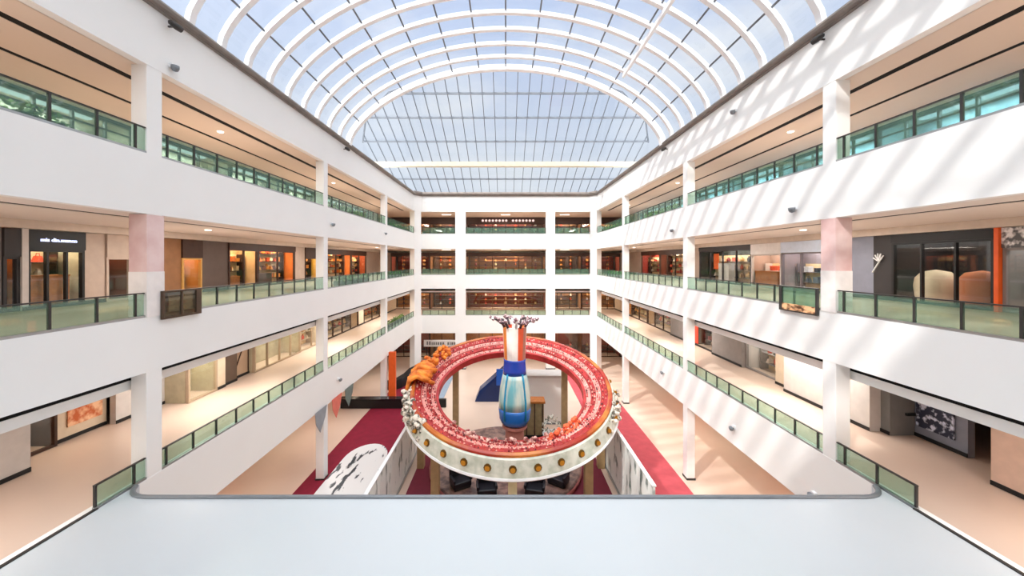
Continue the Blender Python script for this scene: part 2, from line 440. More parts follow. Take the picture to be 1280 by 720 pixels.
# two odd railing boxes by the nearest columns
root = empty('railing_gate', (-W + .08, 11.9, L2 - .06), 'brown framed double glass gate panel beside the nearest left column', 'gate')
x = -W + .08; za, zb = L2 - .14, L2 + .8
f = MB()
for (y0, y1, z0, z1) in ((11.9, 11.98, za, zb), (13.2, 13.42, za, zb), (11.98, 13.2, za, za + .07), (11.98, 13.2, zb - .06, zb), (12.6, 12.66, za + .07, zb - .06)):
    f.box(x - .04, x + .04, y0, y1, z0, z1)
f.build('gate_frame', mat('bronze_frame', (84, 66, 52), .45, metal=.3), root)
for y0, y1 in ((11.98, 12.6), (12.66, 13.2)): MB().box(x - .01, x + .01, y0, y1, za + .07, zb - .06).build('glass_pane', glass('smoked_glass', (.6, .55, .48), (120, 110, 96), .2), root)
root = empty('railing_sign', (W - .1, 13.0, L2 - .1), 'glass panel with glowing orange display strip beside the nearest right column', 'sign')
x = W - .1; za, zb = L2 - .2, L2 + .8
f = MB()
for (y0, y1, z0, z1) in ((13.08, 13.16, za, zb), (14.75, 14.9, za, zb), (13.16, 14.75, zb - .04, zb), (13.16, 14.75, za, za + .05)): f.box(x - .04, x + .04, y0, y1, z0, z1)
f.build('frame', DGREY, root)
MB().box(x - .01, x + .01, 13.16, 14.75, za + .3, zb - .04).build('glass_pane', RAILGLASS, root)
MB().box(x - .03, x + .03, 13.16, 14.75, za + .05, za + .3).build('light_strip', pattern('orange_display', (96, 60, 30), (250, 190, 140), 3, .4, .55, stretch=(1, 1, 2)), root)['label'] = 'orange and cream display strip'

# ------------------------------------------------------------------ shopfronts
def wallmap(side, X):
    if side == 'left': return lambda u, v: (-(X + v), u)
    if side == 'right': return lambda u, v: (X + v, u)
    return lambda u, v: (u, X + v)
def ubox(mb, f, u0, u1, v0, v1, z0, z1):
    a, b = f(u0, v0), f(u1, v1)
    return mb.box(a[0], b[0], a[1], b[1], z0, z1)
CEIL = {0: S0 + .02, 1: 9.7, 2: S2, 3: S3}
SEGN = {}
def wallseg(side, l, X, a, b, m, where, z1=None, thick=.25, base=True, depth=None):
    f = wallmap(side, X); z0 = FLZ[l]; z1 = z1 or CEIL[l]
    o = struct('wall_' + side, ubox(MB(), f, a, b, 0, depth or thick, z0 - .01, z1), m, f'{where}, {side} of the {LEVN[l]}' if side != 'back' else f'{where}, far end of the {LEVN[l]}', 'wall')
    if base: ubox(MB(), f, a, b, -.03, .0, z0, z0 + .14).build('skirting', BLACK, o)
    return o
def lamp(loc, power, col, size, parent=None, down=True):
    li = bpy.data.lights.new('lamp', 'AREA'); li.energy = power * .62; li.color = col; li.shape = 'RECTANGLE'; li.size = size[0]; li.size_y = size[1]
    ob = bpy.data.objects.new('lamp', li); COL.objects.link(ob)
    if parent: ob.parent = parent; ob.location = Vector(loc) - ORG[parent.name]
    else: ob.location = loc
    return ob
LAMPW = lamp_mat('warm_lamp', (255, 214, 160), 1.6)
LAMPC = lamp_mat('cool_lamp', (240, 246, 255), 1.4)
goods_mats = {}
def gm(c):
    k = 'goods_%d_%d_%d' % c
    return mat(k, c, .5, var=.15, scale=6)
WARM = [(226, 120, 50), (240, 170, 90), (206, 84, 44), (250, 220, 170), (120, 60, 34), (236, 150, 60)]
MIX = [(220, 90, 60), (240, 220, 200), (60, 50, 48), (190, 150, 110), (150, 40, 44), (230, 180, 120)]
COOL = [(210, 214, 222), (120, 130, 150), (240, 240, 244), (60, 66, 84)]
def goods(f, u, v, z, kind, c, label, group):
    x, y = f(u, v); mb = MB(); r = R.uniform(.12, .18); h = R.uniform(.28, .46)
    if kind == 0:
        mb.lathe((x, y, z), [(r * .7, 0), (r, h * .25), (r * .95, h * .6), (r * .4, h * .85), (r * .5, h)], 10); nm, cat = 'vase', 'vase'
    elif kind == 1:
        mb.box(x - r, x + r, y - r, y + r, z, z + h * .8); mb.box(x - r * 1.05, x + r * 1.05, y - r * 1.05, y + r * 1.05, z + h * .6, z + h * .82); nm, cat = 'gift_box', 'box'
    else:
        mb.mesh([(x - r, y - r * .7, z), (x + r, y - r * .7, z), (x + r, y + r * .7, z), (x - r, y + r * .7, z), (x - r * .7, y - r * .3, z + h * .7), (x + r * .7, y - r * .3, z + h * .7), (x + r * .7, y + r * .3, z + h * .7), (x - r * .7, y + r * .3, z + h * .7)],
                [(3, 2, 1, 0), (4, 5, 6, 7), (0, 1, 5, 4), (1, 2, 6, 5), (2, 3, 7, 6), (3, 0, 4, 7)])
        mb.tube([(x - r * .5, y, z + h * .7), (x - r * .35, y, z + h), (x + r * .35, y, z + h), (x + r * .5, y, z + h * .7)], .018, 5); nm, cat = 'handbag', 'bag'
    o = mb.build(nm, gm(c), None, smooth=False, at=(x, y, z))
    return tag(o, label.replace('#', cat), cat, group.replace('#', cat))
def shop(side, l, X, a, b, look, where, frame=DBROWN, back=BROWNW, col=(1, .8, .6), power=60, pal=WARM, nshelf=2, header=.5,
         hm=None, panes=2, depth=1.3, ngoods=6, sill=0., floorm=None, counter=None, sign=None, glassm=None):
    f = wallmap(side, X); z0 = FLZ[l]; z1 = CEIL[l]
    loc3 = f((a + b) / 2, 0)
    place = f'{side} side of the {LEVN[l]}' if side != 'back' else f'far end of the {LEVN[l]}'
    place = f'{side if side != "back" else "far"} {LEVN[l]}'
    lab = f'{look}, {where}, {place}'
    brief = f'{look}, {place}' if side != 'back' else f'{look} {where}, {place}'
    root = empty('shopfront', (loc3[0], loc3[1], z0), lab, 'shopfront')
    zt = z1 - header - .02
    fr = MB(); t = .09
    for u in (a + .01, b - t - .01): ubox(fr, f, u, u + t, -.06, .1, z0, zt)
    ubox(fr, f, a + t, b - t, -.06, .1, zt - t, zt)
    n = panes
    for i in range(1, n):
        u = a + (b - a) * i / n; ubox(fr, f, u - .035, u + .035, -.05, .08, z0, zt - t)
    ubox(fr, f, a + t, b - t, -.05, .08, z0, z0 + .1)
    fr.build('frame', frame, root)
    if header > .05: ubox(MB(), f, a + .005, b - .005, -.1, .12, zt, z1 - .01).build('header', hm or frame, root)
    for i in range(n):
        u0, u1 = a + (b - a) * i / n + .05, a + (b - a) * (i + 1) / n - .05
        ubox(MB(), f, u0, u1, 0, .015, z0 + .1, zt - t).build('glass_pane', glassm or SHOPGLASS, root)
    ubox(MB(), f, a + .02, b - .02, depth, depth + .08, z0, z1 - .01).build('back_panel', back, root)
    sp = MB(); ubox(sp, f, a + .005, a + .05, .12, depth, z0, z1 - .01).build('side_panel', back, root)
    sp = MB(); ubox(sp, f, b - .05, b - .005, .12, depth, z0, z1 - .01).build('side_panel', back, root)
    # ceiling lamp
    cu = (a + b) / 2; lx, ly = f(cu, depth * .5)
    lm = MB(); ubox(lm, f, cu - (b - a) * .3, cu + (b - a) * .3, depth * .4, depth * .6, z1 - .1, z1 - .02); lm.build('ceiling_lamp', LAMPW if col[2] < .8 else LAMPC, root)
    sz = ((b - a) * .6, .6) if side == 'back' else (.6, (b - a) * .6)
    lamp((lx, ly, z1 - .13), power, col, sz, root)
    # shelves
    if nshelf:
        sx, sy = f(cu, depth - .3)
        sh = empty('display_shelf', (sx, sy, z0), f'display shelf in the {brief}', 'shelf')
        u0, u1 = a + .25, b - .25; zs = [z0 + .5 + i * .62 for i in range(nshelf + 1)]
        for u in (u0, u1 - .05): ubox(MB(), f, u, u + .05, depth - .55, depth - .05, z0 + .001, zs[-1] + .5).build('side_panel', frame, sh)
        for z in zs: ubox(MB(), f, u0 + .051, u1 - .051, depth - .55, depth - .05, z - .04, z).build('board', frame, sh)
        ubox(MB(), f, u0 + .051, u1 - .051, depth - .05, depth - .03, z0 + .001, zs[-1] + .5).build('back_board', back if side == 'back' else mat('shelf_back', (236, 206, 160), .6, var=.1), sh)
        m = max(1, min(ngoods, int((u1 - u0 - .3) / .44)))
        for z in zs:
            for i in range(m):
                u = u0 + .25 + (u1 - u0 - .5) * (i + .5) / m
                goods(f, u, depth - .3, z + .005, R.randrange(3), R.choice(pal), f'small # shelved in the {brief}', f'#s in the {brief}')
    if counter:
        cx, cy = f(cu, .4); m, h, fr0, fr1 = counter
        u0, u1 = max(a + .13, a + (b - a) * fr0), min(b - .13, a + (b - a) * fr1)
        c = empty('display_counter', (cx, cy, z0), f'{m.name.split("_")[0]} counter in the {brief}', 'counter')
        ubox(MB(), f, u0, u1, .15, .62, z0 + .001, z0 + h - .06).build('body', m, c)
        ubox(MB(), f, u0 - .02, u1 + .02, .13, .66, z0 + h - .06, z0 + h).build('counter_top', m, c)
    if sign:
        txt, size, smat, uoff = sign
        cu_ = bpy.data.curves.new('sign_lettering', 'FONT'); cu_.body = txt; cu_.size = size; cu_.extrude = .015; cu_.align_x = 'CENTER'; cu_.align_y = 'CENTER'
        tmp = bpy.data.objects.new('lettering_source', cu_); COL.objects.link(tmp)
        me = bpy.data.meshes.new_from_object(tmp.evaluated_get(bpy.context.evaluated_depsgraph_get()))
        bpy.data.objects.remove(tmp); bpy.data.curves.remove(cu_)
        me.materials.clear(); me.materials.append(smat)
        so = bpy.data.objects.new('sign_lettering', me); COL.objects.link(so)
        p = f(cu + uoff, -.12); so.parent = root
        so.location = Vector((p[0], p[1], zt + header / 2)) - ORG[root.name]
        so.rotation_euler = (PI / 2, 0, {'left': PI / 2, 'right': -PI / 2, 'back': 0}[side])
    return root

# --- left, middle gallery (X = 17.5)
X = 17.5
hdr = mat('pale_bulkhead', (206, 194, 182), .6)
def bulkhead(side, l, X, a, b, z, m, label):
    f = wallmap(side, X)
    struct('trim_bulkhead_' + side, ubox(MB(), f, a, b, -.15, .3, z, CEIL[l] - .005), m, label, 'bulkhead')
for sd in ('left', 'right'):
    bulkhead(sd, 2, X, Y0, 51.8, S2 - .32, hdr, f'pale bulkhead above the {sd} shops of the middle gallery')
CEIL[2] = S2 - .33
G = 'left'
wallseg(G, 2, X, Y0, 12.55, GREYW, 'grey wall nearest the viewpoint')
shop(G, 2, X, 12.55, 13.0, 'narrow grey and orange shopfront', 'nearest the viewpoint', frame=DARKW, back=WOOD, panes=1, nshelf=0, header=1.0, power=25)
wallseg(G, 2, X - .12, 13.0, 13.18, LGREYW, 'slim light grey pier beside the black shopfront', thick=.5)
NEON = lamp_mat('sign_white', (206, 214, 255), 1.6)
shop(G, 2, X, 13.18, 15.0, 'black shopfront with white lettering', 'left of the nearest column', frame=BLACK, back=mat('cream_panels', (216, 204, 172), .5, var=.15), col=(1, .9, .74), power=40, nshelf=2, header=.72, panes=3, pal=MIX, ngoods=4,
     counter=(WOOD, 1.25, .02, .8), sign=('mis din.manen', .2, NEON, 0))
wallseg(G, 2, X, 15.0, 15.8, TAUPE, 'plain taupe wall right of the black shopfront')
shop(G, 2, X, 15.8, 16.9, 'brown display window', 'just left of the nearest column', frame=TAUPE, back=mat('brown_red', (110, 64, 48), .6), power=26, nshelf=1, header=1.0, panes=1, ngoods=3, hm=TAUPE)
wallseg(G, 2, X, 16.9, 18.35, TAUPE, 'taupe wall behind the nearest column')
wallseg(G, 2, X, 18.35, 19.5, BROWNW, 'golden brown wall right of the nearest column')
shop(G, 2, X, 19.5, 20.8, 'dark shopfront with warm lit doorway', 'right of the nearest column', frame=mat('brass_frame', (206, 160, 90), .4, metal=.4), back=mat('amber_wall', (196, 130, 60), .6), power=55, nshelf=1, header=1.0, hm=DBROWN, panes=1, ngoods=4)
wallseg(G, 2, X, 20.8, 22.8, mat('brown_grey', (98, 84, 78), .6), 'dark taupe wall between warm doorway and bright display')
shop(G, 2, X, 22.8, 25.5, 'bright cream and orange display window', 'middle of the second bay', frame=DBROWN, back=mat('cream_orange', (240, 196, 140), .5), power=70, header=.4, ngoods=6, counter=(WOOD, .8, .0, .45))
shop(G, 2, X, 25.5, 30.0, 'dark framed shop with glowing orange shelves', 'second bay', frame=DBROWN, back=mat('glow_orange', (226, 120, 50), .6), power=170, nshelf=3, header=.4, ngoods=9, counter=(DBROWN, .9, .05, .4))
wallseg(G, 2, X, 30.0, 31.5, TAUPE, 'taupe pier before the second column')
shop(G, 2, X, 31.5, 34.2, 'small yellow lit shop with dark header', 'behind the second column', frame=DBROWN, back=mat('yellow_wall', (232, 178, 70), .6), power=80, header=.9, panes=1, ngoods=4, hm=DBROWN)
wallseg(G, 2, X, 34.2, 35.4, TAUPE, 'taupe pier past the second column')
shop(G, 2, X, 35.4, 41.0, 'wide orange lit shop crowded with goods', 'third bay', frame=DBROWN, back=mat('glow_orange', (226, 120, 50), .6), power=260, nshelf=3, header=.45, panes=3, ngoods=9)
shop(G, 2, X, 41.0, 45.3, 'orange shop with pale display', 'right end of the third bay', frame=DBROWN, back=mat('rust', (186, 84, 40), .6), power=150, nshelf=2, header=.45, panes=2, ngoods=5, pal=MIX)
wallseg(G, 2, X, 45.3, 51.9, TAUPE, 'taupe wall at the far corner')
# --- right, middle gallery
G = 'right'
wallseg(G, 2, X, Y0, 10.6, GREYW, 'grey wall nearest the viewpoint')
shop(G, 2, X, 10.6, 12.7, 'grey shutter front with white patterned sign', 'nearest the viewpoint', frame=GREYW, back=GREYW, col=(1, .95, .9), power=30, nshelf=0, header=.7, hm=pattern('floral_sign', (90, 90, 92), (230, 230, 232), 6, .42, .6), panes=2, pal=COOL)
wallseg(G, 2, X - .2, 12.7, 12.82, ORANGE, 'slim orange post beside the dark shop', thick=.3, base=False)
shop(G, 2, X, 12.9, 16.35, 'black shop with round cream and orange pouffes', 'right of the nearest column', frame=BLACK, back=DARKW, col=(1, .9, .8), power=45, nshelf=0, depth=2.6, header=.35, panes=3, hm=BLACK)
wallseg(G, 2, X, 16.35, 17.2, DARKW, 'charcoal wall with white emblem')
wallseg(G, 2, X, 17.2, 18.6, BLUEG, 'blue grey wall beside the nearest right column')
wallseg(G, 2, X, 18.6, 19.9, GREYW, 'grey wall behind the nearest right column')
shop(G, 2, X, 19.9, 22.9, 'grey lilac shopfront with pale blue header', 'beside the nearest right column', frame=mat('lilac_grey', (120, 112, 116), .6), back=mat('lilac_wall', (150, 136, 138), .6), col=(1, .92, .9), power=70, nshelf=1, header=.65, hm=mat('pale_blue_sign', (206, 220, 240), .5), panes=2, pal=COOL, ngoods=3)
shop(G, 2, X, 22.9, 25.7, 'pale shop with white header and wooden counter', 'middle of the second bay', frame=LGREYW, back=mat('taupe_rose', (176, 150, 138), .6), col=(1, .88, .76), power=80, nshelf=1, header=.7, hm=mat('white_header', (226, 224, 224), .5), panes=1, pal=MIX, ngoods=5, counter=(WOOD, 1.1, .2, .98))
shop(G, 2, X, 25.7, 32.6, 'dark shop with orange banner and white kiosk', 'left of second bay', frame=DARKW, back=mat('dark_green', (46, 52, 46), .6), col=(1, .9, .8), power=110, nshelf=2, header=.3, panes=4, pal=MIX, ngoods=7, counter=(LGREYW, 1.6, .42, .62))
o = MB().box(X + .28, X + .32, 30.2, 30.9, L2 + 1.1, L2 + 2.4)
tag(o.build('hanging_banner', ORANGE, None, at=(X + .3, 30.5, L2 + 2)), 'orange banner hanging in the dark shop on the right', 'banner')
wallseg(G, 2, X, 32.6, 35.4, TAUPE, 'taupe pier behind the second right column')
shop(G, 2, X, 35.4, 41.0, 'dark brown shop with mixed shelves', 'third bay', frame=DBROWN, back=mat('red_brown', (120, 62, 44), .6), power=190, nshelf=3, header=.4, panes=3, ngoods=7, pal=MIX)
shop(G, 2, X, 41.0, 46.5, 'red brown shop with red display', 'right end of the third bay', frame=DBROWN, back=mat('red_wall', (150, 50, 40), .6), power=190, nshelf=2, header=.4, panes=2, ngoods=5, pal=MIX)
wallseg(G, 2, X, 46.5, 51.9, TAUPE, 'taupe wall at the far corner')
# pouffes in the dark shop
for y, c, lab in ((15.5, (226, 206, 176), 'cream'), (14.0, (206, 120, 76), 'orange')):
    mb = MB().lathe((X + .95, y, L2 + .005), [(.5, 0), (.62, .25), (.66, .7), (.62, 1.05), (.42, 1.32), (0, 1.42)], 20)
    tag(mb.build('pouffe', mat('pouffe_' + lab, c, .7), None, smooth=True, at=(X + .95, y, L2)), f'tall round {lab} pouffe in the black shop on the right', 'pouffe')
# white motif on the dark wall
mb = MB()
for k in range(5):
    a = .5 + k * .45; mb.bar((X - .1, 16.85, L2 + 1.75), (X - .1, 16.85 + .3 * math.cos(a), L2 + 1.75 + .4 * math.sin(a)), .05, .03)
mb.bar((X - .1, 16.85, L2 + 1.75), (X - .1, 17.15, L2 + 1.25), .05, .03)
tag(mb.build('wall_sign', WHITEP, None, at=(X - .1, 16.85, L2 + 1.7)), 'small white leaf shaped emblem on the charcoal wall', 'emblem')

# --- lowest gallery
X = 15.7
G = 'left'
wallseg(G, 1, X, Y0, 11.95, LGREYW, 'light grey block wall in the near corner', depth=2.5)
shop(G, 1, X + 1.2, 11.95, 13.6, 'dark shop mouth with red and orange goods', 'beside the grey block', frame=DBROWN, back=DARKW, power=60, counter=(ORANGE, .6, .1, .6), nshelf=2, header=.1, panes=1, pal=[(200, 50, 40), (230, 130, 60), (40, 30, 28)], ngoods=5)
wallseg(G, 1, X + 1.3, 13.6, 15.4, CREAMW, 'cream wall with orange picture')
wallseg(G, 1, X + .9, 15.4, 17.6, LGREYW, 'light grey panelled wall behind the nearest column')
o = MB().box(-(X + 1.24), -(X + 1.29), 14.0, 15.2, L1 + .5, L1 + 1.12)
tag(o.build('wall_picture', pattern('orange_picture', (190, 90, 40), (236, 190, 150), 3, .4, .6), None, at=(-X - 1.26, 14.5, L1 + 2)), 'orange abstract picture hung on the cream wall', 'picture')
GREENB = mat('green_beige', (176, 166, 140), .5, var=.1)
shop(G, 1, X - .2, 17.6, 19.4, 'beige glazed front with grey green panes', 'right of the nearest column', frame=mat('beige_frame', (170, 150, 126), .5), back=GREENB, col=(1, .9, .75), power=70, nshelf=0, header=.1, panes=1)
wallseg(G, 1, X - .2, 19.4, 20.0, CREAMW, 'cream pier in the second bay')
wallseg(G, 1, X - .1, 20.0, 21.0, mat('brown_dark2', (92, 74, 62), .5), 'dark brown doorway panel in the second bay')
wallseg(G, 1, X + .2, 21.0, 22.4, mat('tan_leather', (186, 160, 136), .5), 'tan panel wall with diagonal brace')
mb = MB().bar((-(X + .17), 21.1, L1 + .3), (-(X + .17), 22.3, L1 + 2.6), .06, .03)
mb.bar((-(X + .17), 22.3, L1 + .16), (-(X + .17), 22.3, L1 + 2.8), .06, .03)
tag(mb.build('wall_mounted_brace', DBROWN, None, at=(-X - .17, 21.8, L1 + .2)), 'dark diagonal brace fixed to the tan panel wall', 'brace')
shop(G, 1, X - .1, 22.4, 27.5, 'long beige glazed front with pale curtains', 'left of the second column', frame=mat('beige_frame', (170, 150, 126), .5), back=GREENB, col=(1, .88, .7), power=130, nshelf=0, header=.1, panes=4)
shop(G, 1, X, 27.5, 31.0, 'beige shop with cream shelving', 'behind the second column', frame=mat('beige_frame', (170, 150, 126), .5), back=CREAMW, col=(1, .88, .7), power=110, nshelf=2, header=.1, panes=2, ngoods=5, pal=MIX)
shop(G, 1, X, 31.0, 38.5, 'brown shop with dark frames', 'third bay', frame=DBROWN, back=mat('tan_back', (176, 140, 104), .6), col=(1, .84, .62), power=170, nshelf=2, header=.1, panes=4, ngoods=6, pal=MIX)
wallseg(G, 1, X, 38.5, 40.0, CREAMW, 'cream pier past the third column')
shop(G, 1, X, 40.0, 47.5, 'golden brown lit shop', 'last bay', frame=DBROWN, back=mat('gold_back', (200, 130, 60), .6), power=240, nshelf=3, header=.1, panes=3, ngoods=6)
wallseg(G, 1, X, 47.5, 51.9, CREAMW, 'cream wall at the far corner')
G = 'right'
wallseg(G, 1, X - .6, Y0, 11.25, mat('peach_wall', (214, 184, 166), .6), 'peach coloured block wall in the near corner', depth=2.5)
wallseg(G, 1, X + 1.6, 11.25, 12.75, mat('near_black', (44, 38, 40), .6), 'dark recess beside the peach block')
wallseg(G, 1, X + .6, 12.75, 14.4, BLUEG, 'blue grey wall with dark poster')
wallseg(G, 1, X - .4, 14.4, 14.75, mat('grey_return', (120, 118, 116), .6), 'narrow grey return wall', thick=1.2)
wallseg(G, 1, X - .85, 14.75, 19.3, LGREYW, 'light grey block wall behind the nearest column', depth=2.2)
o = MB().box(X + .53, X + .58, 13.1, 14.3, L1 + .45, L1 + 1.4)
tag(o.build('wall_picture', pattern('dark_poster', (40, 44, 66), (214, 220, 240), 4, .5, .6), None, at=(X + .55, 13.7, L1 + 2)), 'dark poster with white splashes on the blue grey wall', 'poster')
mb = MB().box(X + .2, X + .57, 14.31, 14.39, L1 + .8, L1 + .9)
tag(mb.build('wall_shelf', BLACK, None, at=(X + .4, 14.2, L1 + 1.4)), 'short black shelf beside the dark poster', 'shelf')
wallseg(G, 1, X - .4, 19.3, 20.5, CREAMW, 'cream wall panel with small bronze fitting')
shop(G, 1, X, 20.5, 23.6, 'pale front with grey pillars', 'left of the nearest right column', frame=GREYW, back=LGREYW, col=(1, .9, .8), power=60, nshelf=1, header=.1, panes=1, ngoods=4, pal=MIX)
wallseg(G, 1, X - .3, 23.6, 27.0, GREYW, 'grey block wall beside the red banner', depth=1.5)
shop(G, 1, X, 27.0, 30.2, 'dark front with red banner', 'behind the second right column', frame=DARKW, back=mat('cafe_back', (80, 70, 60), .6), col=(1, .85, .7), power=70, nshelf=2, header=.1, panes=1, ngoods=4, pal=MIX)
o = MB().box(X - .3, X - .25, 29.0, 29.5, L1 + .3, L1 + 2.1)
tag(o.build('hanging_banner', mat('banner_red', (226, 62, 40), .6), None, at=(X - .28, 29.2, L1 + 1)), 'red upright banner in front of the dark front, lowest gallery', 'banner')
wallseg(G, 1, X - .2, 30.2, 34.0, GREYW, 'grey block wall in the third bay', depth=1.5)
shop(G, 1, X, 34.0, 40.0, 'dark brown front with pale posts', 'third bay', frame=DBROWN, back=mat('tan_back', (176, 140, 104), .6), col=(1, .84, .62), power=120, nshelf=2, header=.1, panes=3, ngoods=5, pal=MIX)
shop(G, 1, X, 40.0, 47.5, 'amber lit front with dark shelves', 'last bay', frame=DBROWN, back=mat('gold_back', (200, 130, 60), .6), power=220, nshelf=3, header=.1, panes=3, ngoods=6)
wallseg(G, 1, X, 47.5, 51.9, CREAMW, 'cream wall at the far corner')

# --- top gallery: black framed curtain walls
X = 17.5
for G, back, gl in (('left', mat('grey_beige', (228, 222, 210), .6), glass('grey_window_glass', (.75, .8, .78), (150, 160, 150), .1, .08)), ('right', mat('pale_blue_back', (204, 224, 234), .6), BLUEGLASS)):
    wallseg(G, 3, X, Y0, 11.0, GREYW, 'grey wall nearest the viewpoint')
    edges = [11.0, 17.0, 23.0, 29.0, 35.0, 41.0, 47.0]
    for k in range(6):
        a, b = edges[k], edges[k + 1]
        shop(G, 3, X, a, b, ('grey' if G == 'left' else 'blue') + ' glazed black framed curtain wall', f'bay {["nearest the viewpoint", "second from the viewpoint", "third from the viewpoint", "fourth from the viewpoint", "fifth from the viewpoint", "furthest down"][k]}',
             frame=BLACK, back=back, col=(1, .96, .9) if G == 'left' else (.85, .95, 1), power=230, nshelf=0, header=.06, panes=5, depth=1.4, hm=BLACK, glassm=gl)
    f = wallmap(G, X)
    wallseg(G, 3, X, 47.0, 51.9, TAUPE, 'taupe wall at the far corner')
    for k, z in enumerate((L3 + 2.25,)):
        mb = ubox(MB(), f, 11.0, 47.0, -.09, -.061, z, z + .08)
        struct('trim_transom_' + G, mb, BLACK, f'black transom rail across the {G} top gallery glazing', 'trim')

# --- far end shops (Y = 52)
X = 52.0
bays = [(-16.5, -10.9, 'left corner'), (-10.9, -5.7, 'left opening'), (-5.7, 5.7, 'middle opening'), (5.7, 10.9, 'right opening'), (10.9, 16.5, 'right corner')]
for l in (0, 1, 2, 3):
    for k, (a, b, w) in enumerate(bays):
        bk = [mat('far_red', (140, 62, 48), .6), mat('far_brown', (120, 78, 52), .6), mat('far_amber', (196, 130, 70), .6), mat('far_tan', (170, 124, 90), .6)][(k * 3 + l * 2) % 4]
        fw = [DBROWN, DBROWN, DARKW, BROWNW][(k + l) % 4]
        shop('back', l, X, a, b, depth=2.4, look= ['brown framed', 'dark framed', 'amber lit', 'tan backed', 'deep red'][(k + l) % 5] + ' shopfront', where='seen through the ' + w, frame=fw, back=bk,
             power=(b - a) * 26 * (1 if l != 0 else .3), nshelf=(2 if l == 3 else 3) if l else 1, header=.45 if l in (1, 2) else .9, panes=max(2, round((b - a) / 1.9)), ngoods=int((b - a) * .7), pal=MIX if l != 2 else WARM,
             hm=mat('far_header', (70, 52, 46), .6) if l else DARKW)
    for s in (-1, 1):
        xa, xb = sorted((s * 16.5, s * 17.4))
        wallseg('back', l, X, xa, xb, TAUPE, f'taupe end pier, {"left" if s < 0 else "right"} corner')
# row of glowing blobs standing in for unreadable sign lettering, far top shop
bulbs = [x for x in range(-7, 9) if x not in (1,)]
gl = lamp_mat('pale_pink_lamp', (255, 214, 204), .9)
bm_ = MB().lathe((0, 0, 0), [(0, -.17), (.12, -.12), (.17, 0), (.12, .12), (0, .17)], 10).data('sign_bulb', gl, smooth=True)
for x in bulbs:
    o = inst('sign_bulb', bm_, (x * .48 + .1, X - .28, CEIL[3] - .5), None)
    tag(o, 'round pale glowing blob standing in for sign lettering, middle top shop', 'lamp', 'stand-in sign lettering on the far top shop')

# --- ground level sides
X = 17.3
for G in ('left', 'right'):
    wallseg(G, 0, X, Y0, 24.0, mat('apricot_wall', (222, 180, 150), .6), 'plain apricot wall along the near walkway')
    shop(G, 0, X, 24.0, 30.0, 'beige front with plain windows', 'second bay', frame=TAUPE, back=CREAMW, power=60, nshelf=1, header=.5, panes=3, ngoods=4, pal=MIX)
    wallseg(G, 0, X, 30.0, 38.0, mat('apricot_wall', (222, 180, 150), .6), 'plain apricot wall in the third bay')
    shop(G, 0, X, 38.0, 46.0, 'brown front with dim interior', 'last bay', frame=DBROWN, back=BROWNW, power=60, nshelf=2, header=.5, panes=3, ngoods=5, pal=MIX)
    wallseg(G, 0, X, 46.0, 51.9, TAUPE, 'taupe wall at the far corner')

# ------------------------------------------------------------------ ground floor dressing
def flat(name, poly, z, m, label, cat, h=.02):
    c = Vector((sum(p[0] for p in poly) / len(poly), sum(p[1] for p in poly) / len(poly), z))
    return tag(MB().prism(poly, z, z + h).build(name, m, None, at=c), label, cat)
flat('red_carpet', [(-12.6, 19.5), (-7.0, 19.5), (-7.0, 43), (-11.4, 43), (-12.6, 36)], .002, REDC, 'dark red carpet on the left of the ground floor', 'carpet')
flat('rose_carpet', [(7.2, 18.0), (11.1, 18.0), (11.1, 44), (7.2, 44)], .002, PINKC, 'bright rose red carpet strip on the right of the ground floor', 'carpet')
flat('stage_carpet', [(-5.9, 16.2), (6.3, 16.2), (6.3, 27.5), (-5.9, 27.5)], .002, mat('plum_carpet', (120, 40, 56), .9), 'plum red carpet under the front of the ring sculpture', 'carpet')
def arch_poly(cx, hw, y0, y1):
    return [(cx - hw, y0), (cx + hw, y0)] + [(cx + hw * math.cos(t), y1 + hw * 1.35 * math.sin(t)) for t in [PI * i / 14 for i in range(15)]]
flat('carpet_border', arch_poly(-9.75, 1.9, 20.6, 25.0), .026, mat('deep_red_rug', (134, 20, 46), .9), 'rounded deep red border rug around the white stage', 'rug', .015)
o = flat('stage_platform', arch_poly(-9.75, 1.45, 20.8, 25.0), .045, pattern('zebra_print', (30, 44, 54), (234, 234, 232), 1.3, .40, .44, stretch=(1.6, .5, 1), rough=.35), 'white round ended low platform with dark streaks on the red carpet', 'platform', .12)
# white barrier walls with dark blotches
BLOT = pattern('blotched_white', (96, 112, 106), (232, 236, 232), 1.5, .34, .44, stretch=(1, 1.4, .55), rough=.4)
for s, x, h, sd in ((-1, 6.45, 3.05, 'left'), (1, 6.75, 3.6, 'right')):
    root = empty('barrier_wall', (s * x, 22, .02), f'tall white panel barrier with dark blotches, {sd} of the ring sculpture', 'barrier')
    for k in range(6):
        y0 = 16.4 + k * 1.95
        MB().box(s * x - .05, s * x + .05, y0 + .02, y0 + 1.93, .025, h - .06).build('panel', BLOT, root)
    MB().box(s * x - .09, s * x + .09, 16.4, 28.1, h - .06, h).build('top_rail', WHITEP, root)
    MB().bar((s * (x - .09), 16.4, .1), (s * (x - .09), 28.1, .1), .06, .14).build('base_rail', STEEL, root)
